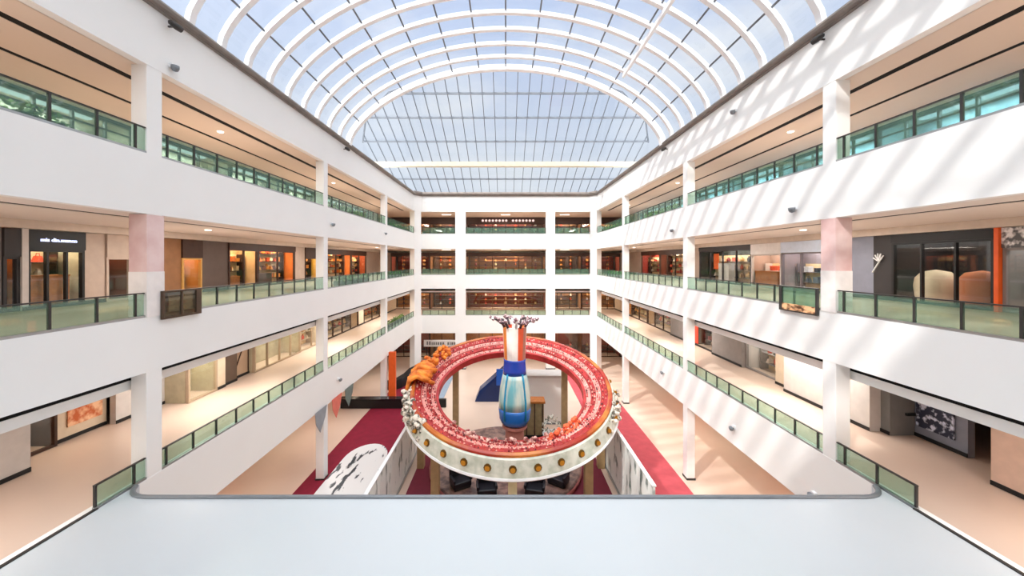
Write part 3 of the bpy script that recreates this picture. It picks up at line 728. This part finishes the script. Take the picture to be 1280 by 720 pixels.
# black counter, orange pylon, grey platform, curved bench
root = empty('black_counter', (-11.5, 34.2, .03), 'long low black counter across the red carpet', 'counter')
MB().box(-15.4, -7.6, 33.7, 34.25, .03, .85).build('body', BLACK, root)
MB().box(-15.5, -7.5, 33.6, 34.3, .85, .95).build('counter_top', mat('black_gloss', (30, 30, 36), .15), root)
MB().box(-7.45, -5.6, 33.95, 34.2, .03, .8).build('side_return', BLACK, root)
root = empty('banner_pylon', (-10.9, 34.9, .03), 'tall bright orange pylon behind the black counter', 'pylon')
MB().box(-11.2, -10.55, 34.6, 34.9, .15, 5.05).build('panel', ORANGE, root)
MB().box(-11.3, -10.45, 34.45, 35.0, .024, .15).build('base', DGREY, root)
flat('grey_rug', [(-10.3, 35.2), (-6.2, 35.2), (-6.2, 43.5), (-9.6, 43.5)], .026, mat('blue_grey_rug', (150, 164, 180), .8), 'blue grey rug behind the ring sculpture', 'rug')
mb = MB(); P = [(-12.4, 38.4), (-11.6, 39.4), (-11.2, 41), (-11.1, 43), (-10.6, 44.6), (-9.4, 45.2)]
PP = [Vector((x, y, .55)) for x, y in P]; fr = []
for i in range(len(PP)):
    d = (PP[min(i + 1, len(PP) - 1)] - PP[max(i - 1, 0)]).normalized(); fr.append((Vector((d.y, -d.x, 0)), Vector((0, 0, 1))))
mb.sweep(PP, [(-.4, -.52), (.4, -.52), (.4, .45), (-.4, .45)], False, fr)
tag(mb.build('curved_bench', BLACK, None, at=(-11, 42, .03)), 'black curved counter bench at the far left of the ground floor', 'bench')
# pedestal stage and kiosks seen inside the ring
root = empty('stage', (0, 24.5, 0), 'round pinkish stage under the ring sculpture', 'stage')
MB().lathe((0, 24.5, .03), [(5.0, 0), (5.0, .28), (4.9, .32), (0, .32)], 40).build('deck', pattern('stage_floor', (84, 58, 54), (150, 116, 104), 2, .4, .6, rough=.4), root)
MB().lathe((0, 24.5, .03), [(5.06, .04), (5.08, .2), (5.02, .24)], 40).build('edge_band', mat('stage_band', (170, 96, 92), .5), root)
root = empty('white_kiosk', (3.3, 31.5, 0), 'white box kiosk standing behind the ring sculpture', 'kiosk')
MB().box(1.7, 4.9, 30.6, 32.2, .1, 3.9).build('body', WHITE, root); MB().box(1.6, 5.0, 30.5, 32.3, 3.9, 4.1).build('cornice', LGREYW, root)
MB().box(1.6, 5.0, 30.5, 32.3, 0, .1).build('plinth', GREYM, root)
root = empty('navy_display', (-1.5, 36.0, 0), 'navy blue sloped display stand behind the ring sculpture', 'display')
MB().mesh([(-3.0, 35.4, 0), (.2, 35.4, 0), (.2, 37, 0), (-3.0, 37, 0), (-2.6, 35.5, 1.0), (.1, 35.5, 3.4), (.1, 36.9, 3.4), (-2.6, 36.9, 1.0)],
          [(3, 2, 1, 0), (4, 5, 6, 7), (0, 1, 5, 4), (1, 2, 6, 5), (2, 3, 7, 6), (3, 0, 4, 7)]).build('body', mat('navy_gloss', (24, 44, 92), .25), root)
MB().box(-.9, .0, 35.36, 35.48, 1.6, 3.2).build('screen', mat('blue_screen', (40, 90, 180), .2), root)
root = empty('tan_kiosk', (1.9, 27.8, .36), 'olive and tan shelf kiosk behind the blue bottle', 'kiosk')
MB().box(.9, 2.9, 27.4, 28.3, .6, 3.0).build('body', mat('olive_tan', (146, 128, 92), .6, var=.2), root)
MB().box(.8, 3.0, 27.3, 28.4, .36, .6).build('plinth', BLACK, root)
MB().box(.8, 3.0, 27.3, 28.4, 3.0, 3.15).build('top_board', WOOD, root)
for k, x in enumerate((1.0, 1.6, 2.2, 2.8)): MB().box(x - .04, x + .04, 27.33, 27.395, .61, 2.99).build('divider', DBROWN, root)
root = empty('white_planter', (3.4, 26.6, .36), 'white planter with pale flowering shrub on the stage edge', 'planter')
MB().lathe((3.4, 26.6, .36), [(.5, 0), (.65, .6), (.7, .75), (.6, .75)], 18).build('pot', WHITEP, root)
rr = random.Random(3); mb = MB()
for k in range(140):
    a, b = rr.uniform(0, 2 * PI), rr.uniform(0, PI); r = .75 * rr.uniform(.6, 1)
    p = Vector((3.4 + r * math.cos(a) * math.sin(b), 26.6 + r * math.sin(a) * math.sin(b), 1.7 + r * math.cos(b)))
    s1 = Vector((rr.uniform(-1, 1), rr.uniform(-1, 1), rr.uniform(-1, 1))).normalized() * .14; s2 = s1.cross(Vector((rr.uniform(-1, 1), .3, .7))).normalized() * .09
    mb.mesh([p - s1, p + s2, p + s1, p - s2], [(0, 1, 2, 3)])
mb.build('foliage', pattern('pale_blossom', (70, 86, 70), (236, 232, 220), 7, .4, .5), root)['kind'] = 'stuff'
# dark lounge seats on the front of the stage
def seat(x, y, rz, label):
    root = empty('lounge_seat', (x, y, .35), label, 'seat')
    Mz = Matrix.Translation((x, y, 0)) @ Matrix.Rotation(rz, 4, 'Z')
    def part(nm, b, m, bv=.03):
        mb = MB().box(*b); mb.v = [tuple(Mz @ Vector(v)) for v in mb.v]; return mb.build(nm, m, root, bevel=bv)
    DS = mat('black_leather', (36, 34, 40), .35)
    part('base', (-.5, .5, -.4, .4, .355, .45), DGREY, .01); part('seat', (-.55, .55, -.45, .45, .455, .8), DS, .06)
    part('backrest', (-.55, .55, .3, .5, .805, 1.35), DS, .06)
    for sx in (-1, 1): part('armrest', (sx * .45, sx * .6, -.45, .29, .805, 1.02), DS, .04)
for x, y, rz, lb in ((-2.7, 21.6, .5, 'black leather lounge seat at the left front of the stage'), (-1.1, 20.9, .15, 'black leather lounge seat left of the pale front post'),
                     (1.7, 20.9, -.2, 'black leather lounge seat right of the pale front post'), (3.2, 21.9, -.6, 'black leather lounge seat at the right front of the stage')):
    seat(x, y, rz, lb)
# sign panel in front of the far left ground shop
root = empty('sign_board', (-8.4, 49.6, .0), 'long white sign board before the far left ground shop', 'sign')
MB().box(-11.2, -5.7, 49.5, 49.62, 2.05, 2.95).build('board', WHITEP, root)
for x in (-10.8, -6.1): MB().box(x - .05, x + .05, 49.62, 49.72, 0, 2.95).build('post', DGREY, root)
rr = random.Random(5); x = -10.8; mb = MB()
while x < -6.3:
    w = rr.uniform(.16, .3)
    if rr.random() > .18: mb.box(x, x + w * .8, 49.47, 49.5, 2.3, 2.3 + rr.choice((.36, .36, .46)))
    x += w + .07
mb.build('lettering', GREYM, root)['label'] = 'blurred grey lettering'

# ------------------------------------------------------------------ the ring sculpture
CX, CY, CZ, TILT = .35, 24.0, 5.8, math.radians(15)
RM = Matrix.Rotation(TILT, 3, 'X')       # far edge up, near edge down
C3 = Vector((CX, CY, CZ))
def rp(r, a, z): return C3 + RM @ Vector((r * math.cos(a), r * math.sin(a), z))
def ringband(prof, n=96, a0=0, a1=2 * PI):
    closed = a1 - a0 > 6.28; m = n if closed else n + 1
    vs = [rp(r, a0 + (a1 - a0) * i / n, z) for i in range(m) for r, z in prof]; k = len(prof)
    fs = [(i * k + a, ((i + 1) % m) * k + a, ((i + 1) % m) * k + (a + 1) % k, i * k + (a + 1) % k) for i in range(n) for a in range(k)]
    if not closed: fs += [tuple(range(k)), tuple((m - 1) * k + a for a in range(k - 1, -1, -1))]
    return MB().mesh(vs, fs)
ring = empty('ring_sculpture', (CX, CY, 0), 'huge tilted red and white ring carousel sculpture on tan posts', 'sculpture')
RIMM = pattern('rim_white', (196, 204, 188), (232, 234, 222), 2, .35, .6, rough=.35)
ringband([(6.46, .02), (6.58, -.05), (6.9, -.86), (6.84, -.98), (6.5, -.92), (6.3, -.1)]).build('rim', RIMM, ring)
ringband([(6.92, -.84), (6.98, -.92), (6.92, -1.02), (6.82, -1.02), (6.84, -.84)]).build('rim_edge', WHITEP, ring)
AMB = pattern('amber_band', (166, 52, 40), (214, 140, 60), .35, .48, .68, rough=.25)
ringband([(6.22, .1), (6.32, .17), (6.46, .12), (6.5, .02), (6.4, -.06), (6.22, -.04)]).build('outer_band', AMB, ring)
REDB = mat('red_band', (176, 52, 50), .35, metal=.2, var=.2, scale=2)
PK = mat('pink_band', (222, 150, 140), .4, var=.15, scale=3)
# stepped dish: four bands going inwards and down
steps = [(6.2, .06), (5.8, -.08), (5.5, -.24), (5.2, -.42), (4.9, -.62)]
for k in range(4):
    (r1, z1), (r0, z0) = steps[k], steps[k + 1]
    ringband([(r0 + .02, z1 - .1), (r1, z1), (r1, z1 - .22), (r0 + .02, z1 - .3)]).build('dish_band', [REDB, PK, REDB, PK][k], ring)
ringband([(4.75, -.5), (4.9, -.46), (4.95, -.9), (4.75, -.95)]).build('inner_rim', REDB, ring)
# beads along the dish
cols = [(168, 44, 52), (232, 176, 160), (120, 36, 40), (240, 206, 190), (206, 84, 70), (90, 50, 50)]
bead = [MB().lathe((0, 0, 0), [(0, -.09), (.08, -.05), (.1, 0), (.08, .05), (0, .09)], 7).data('bead_strand', gm(c), smooth=True) for c in cols]
rr = random.Random(11)
for k in range(4):
    (r1, z1), (r0, z0) = steps[k], steps[k + 1]
    mb = MB(); mats_ = [gm(c) for c in cols]
    N = int(r1 * 2 * PI / .2)
    for row in range(2):
        for i in range(N):
            if rr.random() < .2: continue
            a = (i + .5 * row) * 2 * PI / N + rr.uniform(-.006, .006)
            r = r0 + (r1 - r0) * (.3 + .45 * row); c = rp(r, a, z1 - .05 + .04 * rr.random())
            s = rr.uniform(.04, .07); mb.mi = rr.choice([0, 0, 1, 1, 2, 3, 4, 5])
            mb.mesh([c + Vector(v) * s for v in ((1, 0, 0), (-1, 0, 0), (0, 1, 0), (0, -1, 0), (0, 0, 1.3), (0, 0, -1))],
                    [(0, 2, 4), (2, 1, 4), (1, 3, 4), (3, 0, 4), (2, 0, 5), (1, 2, 5), (3, 1, 5), (0, 3, 5)])
    ob = mb.build('bead_strand', mats_, ring); ob['kind'] = 'stuff'
# lamp sockets around the rim
NL = 34
Y1 = mat('brass_socket', (120, 92, 44), .35, metal=.6); Y2 = lamp_mat('amber_bulb', (214, 140, 50), .45)
for i in range(NL):
    a = -PI / 2 + i * 2 * PI / NL
    c = rp(6.7, a, -.45); nrm = (RM @ Vector((math.cos(a), math.sin(a), .28))).normalized()
    q = nrm.to_track_quat('Z', 'Y').to_matrix()
    so = MB().lathe(c, [(.2, -.02), (.2, .06), (.12, .07)], 10, q).build('lamp_socket', Y1, ring)
    MB().lathe(c, [(.1, .075), (.13, .13), (.09, .2), (0, .23)], 10, q).build('bulb', Y2, so, smooth=True)
# orange draped cluster on the left, white blossom cluster below it
OR = pattern('orange_drape', (190, 84, 20), (248, 150, 50), 2.2, .35, .65)
rr = random.Random(21)
def blobs(n, a0, a1, r0, r1, z0, z1, s0, s1, el=1.):
    mb = MB()
    for _ in range(n):
        a = rr.uniform(a0, a1); c = rp(rr.uniform(r0, r1), a, rr.uniform(z0, z1)); s = rr.uniform(s0, s1)
        q = Matrix.Rotation(rr.uniform(0, PI), 3, Vector((rr.uniform(-1, 1), rr.uniform(-1, 1), rr.uniform(-1, 1))))
        mb.lathe(c, [(0, -s * el), (s * .7, -s * .6 * el), (s, 0), (s * .75, s * .6 * el), (0, s * el)], 8, q)
    return mb
d = math.radians
def drape(a0, a1, n):
    mb = MB()
    for i in range(n):
        a = a0 + (a1 - a0) * (i + .5) / n
        pts_ = [rp(6.45 - rr.uniform(.9, 1.5), a + rr.uniform(-.03, .03), .15 + rr.uniform(-.1, .25)), rp(6.1, a, .42 + rr.uniform(0, .35)), rp(6.6, a, .25 + rr.uniform(0, .2)), rp(6.85, a, -.45), rp(6.95, a + rr.uniform(-.02, .02), -.95 - rr.uniform(0, .25))]
        mb.tube(pts_, rr.uniform(.13, .22), 6)
    return mb
drape(d(166), d(186), 13).build('orange_drape', OR, ring, smooth=True)['label'] = 'bright orange draped cloth'
blobs(40, d(140), d(176), 5.6, 6.6, .1, .45, .1, .22, 1.3).build('orange_trim', OR, ring, smooth=True)['label'] = 'orange tufts'
blobs(90, d(186), d(222), 6.3, 6.95, -.9, .15, .1, .24).build('blossom_cluster', pattern('white_blossom', (90, 84, 72), (238, 228, 214), 4, .42, .55), ring)['label'] = 'white and dark blossom cluster'
blobs(60, d(322), d(352), 6.4, 6.95, -.9, .0, .08, .18).build('blossom_cluster', pattern('white_blossom', (90, 84, 72), (238, 228, 214), 4, .42, .55), ring)['label'] = 'white and dark blossom cluster'
blobs(60, d(292), d(318), 4.9, 5.5, -.5, -.2, .08, .17).build('orange_trim', mat('orange_red', (226, 100, 60), .5, var=.2), ring)['label'] = 'orange red tufts'
blobs(120, d(225), d(315), 4.75, 5.3, -.62, -.3, .07, .16).build('bead_cluster', pattern('rose_cluster', (120, 30, 40), (236, 190, 176), 4, .4, .6), ring)['kind'] = 'stuff'
# posts
for k in range(8):
    a = -PI / 2 + k * PI / 4
    p = rp(6.0, a, -.62)
    MB().box(p.x - .22, p.x + .22, p.y - .22, p.y + .22, 0.03, p.z).build('post', TANPOST if k else mat('pale_post', (226, 218, 176), .5), ring)
    MB().bar(rp(5.0, a, -.62), rp(6.75, a, -.62), .25, .22).build('bracket', TANPOST, ring)
# ------------------------------------------------------------------ the bottle
bx, by = .62, 24.6
bz = 2.75
root = empty('pedestal', (bx, by, .35), 'short rose pedestal under the giant bottle', 'pedestal')
MB().lathe((bx, by, .355), [(1.0, 0), (1.0, .15), (.7, .3), (.62, 2.0), (.85, 2.2), (.85, bz - .37)], 24).build('shaft', mat('rose_pedestal', (186, 120, 108), .5), root, smooth=False)
bot = empty('bottle_sculpture', (bx, by, bz), 'giant blue glass bottle sculpture with striped neck inside the ring', 'sculpture')
BG = mat('blue_glass_paint', (30, 110, 196), .12, spec=.8)
BC = pattern('pale_bottle_glass', (120, 190, 200), (214, 226, 214), .9, .4, .6, stretch=(2, 2, .3), rough=.12)
MB().lathe((bx, by, bz), [(.55, 0), (.9, .1), (1.06, .45), (1.1, .95), (1.09, 1.15)], 28).build('base_bowl', BG, bot, smooth=True)['label'] = 'deep blue base'
MB().lathe((bx, by, bz), [(1.09, 1.15), (1.08, 1.7), (1.0, 2.5), (.88, 3.1), (.8, 3.4)], 28).build('body', BC, bot, smooth=True)['label'] = 'pale mirrored body'
MB().lathe((bx, by, bz), [(.8, 3.4), (.78, 3.7), (.74, 4.3), (.76, 4.4)], 28).build('shoulder', mat('cobalt', (26, 74, 190), .15, spec=.8), bot, smooth=True)['label'] = 'cobalt blue shoulder'
for k in range(2):
    MB().tube([(bx + (1.12 if k else -1.12) * math.cos(.9), by - 1.12 * math.sin(.9) + .02, bz + .5), (bx + (1.12 if k else -1.12) * math.cos(.9), by - 1.1 * math.sin(.9), bz + 1.7), (bx + (.92 if k else -.92) * math.cos(.9), by - .92 * math.sin(.9), bz + 3.0), (bx + (.8 if k else -.8) * math.cos(.9), by - .8 * math.sin(.9), bz + 3.5)], .07, 6).build('glass_rib', mat('teal_rib', (40, 150, 190), .15), bot, smooth=True)
strip = [(240, 232, 226), (236, 140, 60), (240, 226, 216), (178, 120, 100), (232, 96, 56), (244, 236, 228)]
N = 24
for k in range(12):
    a0, a1 = 2 * PI * k / 12 + .26, 2 * PI * (k + 1) / 12 + .26
    vs = []
    for z, r in ((4.41, .72), (5.4, .76), (6.6, .82)):
        for a in (a0, (a0 + a1) / 2, a1): vs.append((bx + r * math.cos(a), by + r * math.sin(a), bz + z))
        for a in (a1, a0): vs.append((bx + (r - .12) * math.cos(a), by + (r - .12) * math.sin(a), bz + z))
    fs = []
    for j in range(2): fs += [(j * 5 + i, j * 5 + (i + 1) % 5, j * 5 + 5 + (i + 1) % 5, j * 5 + 5 + i) for i in range(5)]
    fs += [(4, 3, 2, 1, 0), (10, 11, 12, 13, 14)]
    MB().mesh(vs, fs).build('neck_stave', mat('stave_%d' % (k % 6), strip[(k * 5 + 1) % 6], .4), bot)
rr = random.Random(9)
for k in range(12):
    a = k * PI / 6 + rr.uniform(-.15, .15); p0 = Vector((bx + .72 * math.cos(a), by + .72 * math.sin(a), bz + 6.55))
    p1 = p0 + Vector((math.cos(a) * .25, math.sin(a) * .25, .4)); p2 = p1 + Vector((math.cos(a) * rr.uniform(.3, .75), math.sin(a) * .4, rr.uniform(-.05, .3)))
    br = MB().tube([p0, p1, p2], .09, 6).build('crown_branch', mat('dark_branch', (74, 60, 66), .5) if k % 3 else WHITEP, bot, smooth=True)
    mb = MB()
    for j in range(5):
        q = p1.lerp(p2, .3 + .17 * j) + Vector((rr.uniform(-.1, .1), rr.uniform(-.1, .1), rr.uniform(-.05, .14))); s = rr.uniform(.1, .16)
        mb.lathe(q, [(0, -s), (s, 0), (0, s)], 6)
    mb.build('flower_tuft', pattern('tuft', (90, 50, 64), (220, 190, 190), 8, .4, .6), br)
# ------------------------------------------------------------------ pennants under the lowest gallery band (left)
for k, (y, c, lab) in enumerate(((22.2, (150, 154, 160), 'grey'), (24.3, (222, 120, 104), 'coral'), (26.2, (110, 122, 116), 'grey green'))):
    x = -W + .06
    mb = MB().mesh([(x, y - .7, S0 + .1), (x, y + .7, S0 + .1), (x, y + .5, S0 - .55), (x, y - .1, S0 - 1.3), (x, y - .6, S0 - .6),
                    (x + .03, y - .7, S0 + .1), (x + .03, y + .7, S0 + .1), (x + .03, y + .5, S0 - .55), (x + .03, y - .1, S0 - 1.3), (x + .03, y - .6, S0 - .6)],
                   [(0, 1, 2, 3, 4), (9, 8, 7, 6, 5)] + [(i, i + 5, (i + 1) % 5 + 5, (i + 1) % 5) for i in range(5)])
    tag(mb.build('hanging_pennant', mat('pennant_' + lab.replace(' ', '_'), c, .8), None, at=(x, y, S0)), f'{lab} pointed pennant hanging by the second left column', 'pennant')

# ------------------------------------------------------------------ fittings on the white bands
def spot(side, y, z, label):
    s = -1 if side == 'left' else 1
    x = s * (W - .3); root = empty('wall_spotlight', (s * W, y, z), label, 'spotlight')
    MB().bar((s * (W - .02), y, z), (x, y, z), .05, .05).build('bracket', DGREY, root)
    MB().lathe((x, y, z), [(.09, -.16), (.11, .0), (.08, .2), (.03, .24)], 12, Matrix.Rotation(s * .9, 3, 'Y') @ Matrix.Rotation(1.2, 3, 'X')).build('lamp_head', DGREY, root, smooth=False)
def dome(side, y, z, label):
    s = -1 if side == 'left' else 1
    root = empty('wall_mounted_camera', (s * W, y, z), label, 'camera')
    MB().box(s * (W - .001), s * (W - .12), y - .08, y + .08, z - .04, z + .1).build('mount', WHITEP, root)
    MB().lathe((s * (W - .16), y, z - .02), [(0, -.15), (.08, -.12), (.12, -.03), (.12, .05)], 12).build('dome', GREYM, root, smooth=True)
spot('left', 12.2, TOP - .3, 'dark spotlight under the left gutter nearest the viewpoint')
spot('left', 25.4, TOP - .35, 'dark spotlight under the left gutter at the vault end')
spot('right', 12.9, TOP - .3, 'dark spotlight under the right gutter nearest the viewpoint')
spot('right', 25.4, TOP - .35, 'dark spotlight under the right gutter at the vault end')
dome('left', 12.3, 20.4, 'small white camera at the lower edge of the left top band')
dome('right', 17.9, 21.2, 'small camera on the right top band')
dome('left', 23.6, 16.2, 'small camera on the left band below the top gallery rail, second column')
dome('left', 34.0, 16.4, 'small camera on the left band below the top gallery rail, third column')
dome('right', 14.2, 15.85, 'small camera on the right band below the top gallery rail, nearest column')
dome('right', 24.5, 15.9, 'small camera on the right band below the top gallery rail, second column')
dome('left', 24.6, 5.75, 'small camera on the left band below the lowest gallery rail')
dome('right', 13.3, 5.2, 'small dark camera on the right band nearest the bridge')
dome('right', 18.0, 5.5, 'small camera on the right band below the lowest gallery rail, mid length')
dome('right', 26.0, 5.8, 'small camera on the right band below the lowest gallery rail, second column')
# planters behind the rails
leaf_rng = random.Random(31)
def planter(side, l, y0, y1, label):
    s = -1 if side == 'left' else 1
    xa, xb = s * (W + .66), s * (W + 1.0); z = FLZ[l]
    root = empty('planter_box', ((xa + xb) / 2, (y0 + y1) / 2, z), label, 'planter')
    MB().box(xa, xb, y0, y1, z, z + .32).build('trough', DGREY, root)
    mb = MB()
    for _ in range(int((y1 - y0) * 60)):
        p = Vector((leaf_rng.uniform(min(xa, xb) - .05, max(xa, xb) + .05), leaf_rng.uniform(y0, y1), z + .28 + leaf_rng.random() ** 1.3 * .36))
        s1 = Vector((leaf_rng.uniform(-1, 1), leaf_rng.uniform(-1, 1), leaf_rng.uniform(-.4, 1))).normalized() * .16
        s2 = s1.cross(Vector((leaf_rng.uniform(-1, 1), leaf_rng.uniform(-1, 1), .4))).normalized() * .06
        mb.mesh([p - s1 * .4, p + s2, p + s1, p - s2], [(0, 1, 2, 3)])
    mb.build('foliage', GREEN, root)['kind'] = 'stuff'
planter('left', 3, 8.9, 9.9, 'planter of yellow green leaves behind the top left rail near the viewpoint')
planter('left', 3, 25.0, 31.0, 'long leafy planter behind the top left rail past the second column')
planter('left', 3, 36.0, 43.5, 'long leafy planter behind the top left rail past the third column')
planter('right', 3, 25.5, 31.5, 'long leafy planter behind the top right rail past the second column')
planter('right', 3, 36.5, 43.5, 'long leafy planter behind the top right rail past the third column')
planter('left', 2, 26.0, 32.0, 'long leafy planter behind the middle left rail past the second column')
planter('left', 2, 36.0, 42.0, 'long leafy planter behind the middle left rail past the third column')
planter('right', 2, 36.5, 43.0, 'long leafy planter behind the middle right rail past the third column')
planter('left', 1, 36.0, 43.0, 'long leafy planter behind the lowest left rail past the third column')

# ------------------------------------------------------------------ added ceiling fill lamps to brighten the galleries: small panels with area lights
PANEL = lamp_mat('ceiling_panel', (255, 246, 234), 3)
for l, z, xc in ((3, S3, 13.8), (2, S2, 14.4), (1, 9.72, 13.8), (0, S0 + .02, 14.2)):
    for s, sd in ((-1, 'left'), (1, 'right')):
        for k, y in enumerate((6, 17.5, 29, 40.5)):
            root = empty('ceiling_fill_light', (s * xc, y, z - .02), f'small round added ceiling fill lamp over the {sd} {LEVN[l]}, {["first", "second", "third", "last"][k]} bay', 'ceiling light')
            MB().lathe((s * xc, y, z - .035), [(.11, 0), (.14, .03)], 16).build('panel', PANEL, root)
            lamp((s * xc, y, z - .06), {3: 320, 2: 330, 1: 260, 0: 140}[l], (1, .95, .89), (1.0, 4.5), root)
    for k, x in enumerate((-8, 0, 8)):
        root = empty('ceiling_fill_light', (x, 49, z - .02), f'added ceiling fill lamp over the far {LEVN[l]}, {["left", "middle", "right"][k]}', 'ceiling light')
        MB().box(x - .6, x + .6, 48.86, 49.14, z - .03, z - .002).build('panel', PANEL, root)
        lamp((x, 49, z - .06), {3: 130, 2: 140, 1: 130, 0: 60}[l], (1, .93, .86), (4, 1), root)

# ------------------------------------------------------------------ sun, sky, camera
SUN = Vector((-1, -.9, 1.25)).normalized()
sl = bpy.data.lights.new('sun', 'SUN'); sl.energy = 2.15; sl.angle = math.radians(1.4); sl.color = (1, .96, .9)
so = bpy.data.objects.new('sun', sl); COL.objects.link(so); so.rotation_euler = SUN.to_track_quat('Z', 'Y').to_euler()
w = bpy.data.worlds.new('sky'); SC.world = w; w.use_nodes = True; nt = w.node_tree
bg = nt.nodes['Background']; tc = nt.nodes.new('ShaderNodeTexCoord')
def N(t, **k):
    n = nt.nodes.new(t)
    for a, b in k.items(): setattr(n, a, b)
    return n
mp = N('ShaderNodeMapping'); mp.inputs['Scale'].default_value = (1, 1, 2.2)
nz = N('ShaderNodeTexNoise'); nz.inputs['Scale'].default_value = 3.2; nz.inputs['Detail'].default_value = 6; nz.inputs['Roughness'].default_value = .55
nt.links.new(tc.outputs['Generated'], mp.inputs[0]); nt.links.new(mp.outputs[0], nz.inputs['Vector'])
rpn = N('ShaderNodeValToRGB'); rpn.color_ramp.elements[0].position = .42; rpn.color_ramp.elements[1].position = .72
rpn.color_ramp.elements[0].color = (.42, .56, .86, 1); rpn.color_ramp.elements[1].color = (.86, .90, .97, 1)
nt.links.new(nz.outputs['Fac'], rpn.inputs[0])
# paler towards the horizon
sep = N('ShaderNodeSeparateXYZ'); nt.links.new(tc.outputs['Generated'], sep.inputs[0])
mr = N('ShaderNodeMapRange'); mr.inputs[1].default_value = .25; mr.inputs[2].default_value = .62; mr.inputs[3].default_value = .75; mr.inputs[4].default_value = 0
nt.links.new(sep.outputs['Z'], mr.inputs[0])
mixc = N('ShaderNodeMixRGB'); mixc.inputs[2].default_value = (.86, .92, .98, 1)
nt.links.new(mr.outputs[0], mixc.inputs[0]); nt.links.new(rpn.outputs[0], mixc.inputs[1])
# added sky glow overhead and behind the camera, brightens the interior
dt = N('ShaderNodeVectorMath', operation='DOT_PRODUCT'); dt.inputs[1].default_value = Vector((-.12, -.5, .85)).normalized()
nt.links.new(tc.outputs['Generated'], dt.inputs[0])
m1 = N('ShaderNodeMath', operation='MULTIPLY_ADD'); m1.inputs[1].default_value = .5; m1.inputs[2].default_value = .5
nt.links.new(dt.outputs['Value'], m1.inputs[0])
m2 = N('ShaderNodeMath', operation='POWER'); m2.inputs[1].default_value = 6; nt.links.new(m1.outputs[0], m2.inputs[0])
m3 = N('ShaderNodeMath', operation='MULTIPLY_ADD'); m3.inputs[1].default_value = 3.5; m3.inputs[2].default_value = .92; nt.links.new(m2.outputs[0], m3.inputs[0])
nt.links.new(mixc.outputs[0], bg.inputs['Color']); bg.inputs['Strength'].default_value = .62
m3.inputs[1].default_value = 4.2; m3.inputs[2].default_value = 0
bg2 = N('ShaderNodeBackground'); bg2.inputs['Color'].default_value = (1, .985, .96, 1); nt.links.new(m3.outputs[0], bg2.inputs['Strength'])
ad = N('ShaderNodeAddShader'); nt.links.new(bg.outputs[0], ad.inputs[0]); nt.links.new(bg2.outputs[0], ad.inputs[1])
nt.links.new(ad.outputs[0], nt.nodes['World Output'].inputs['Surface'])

cam = bpy.data.cameras.new('camera'); cam.sensor_width = 36; cam.lens = 452 / 1280 * 36; cam.sensor_fit = 'HORIZONTAL'
cam.shift_x = 8 / 1280; cam.shift_y = -34 / 1280; cam.clip_start = .1; cam.clip_end = 500
co = bpy.data.objects.new('camera', cam); COL.objects.link(co); co.location = (0, 0, EYE); co.rotation_euler = (PI / 2, 0, 0)
SC.camera = co
SC.view_settings.view_transform = 'Standard'; SC.view_settings.look = 'None'; SC.view_settings.gamma = 1
SC.view_settings.use_curve_mapping = False
SC.view_settings.exposure = .56
cy = SC.cycles
cy.max_bounces = 10; cy.diffuse_bounces = 6; cy.glossy_bounces = 4; cy.transparent_max_bounces = 24; cy.caustics_reflective = False; cy.caustics_refractive = False
cy.sample_clamp_indirect = 6
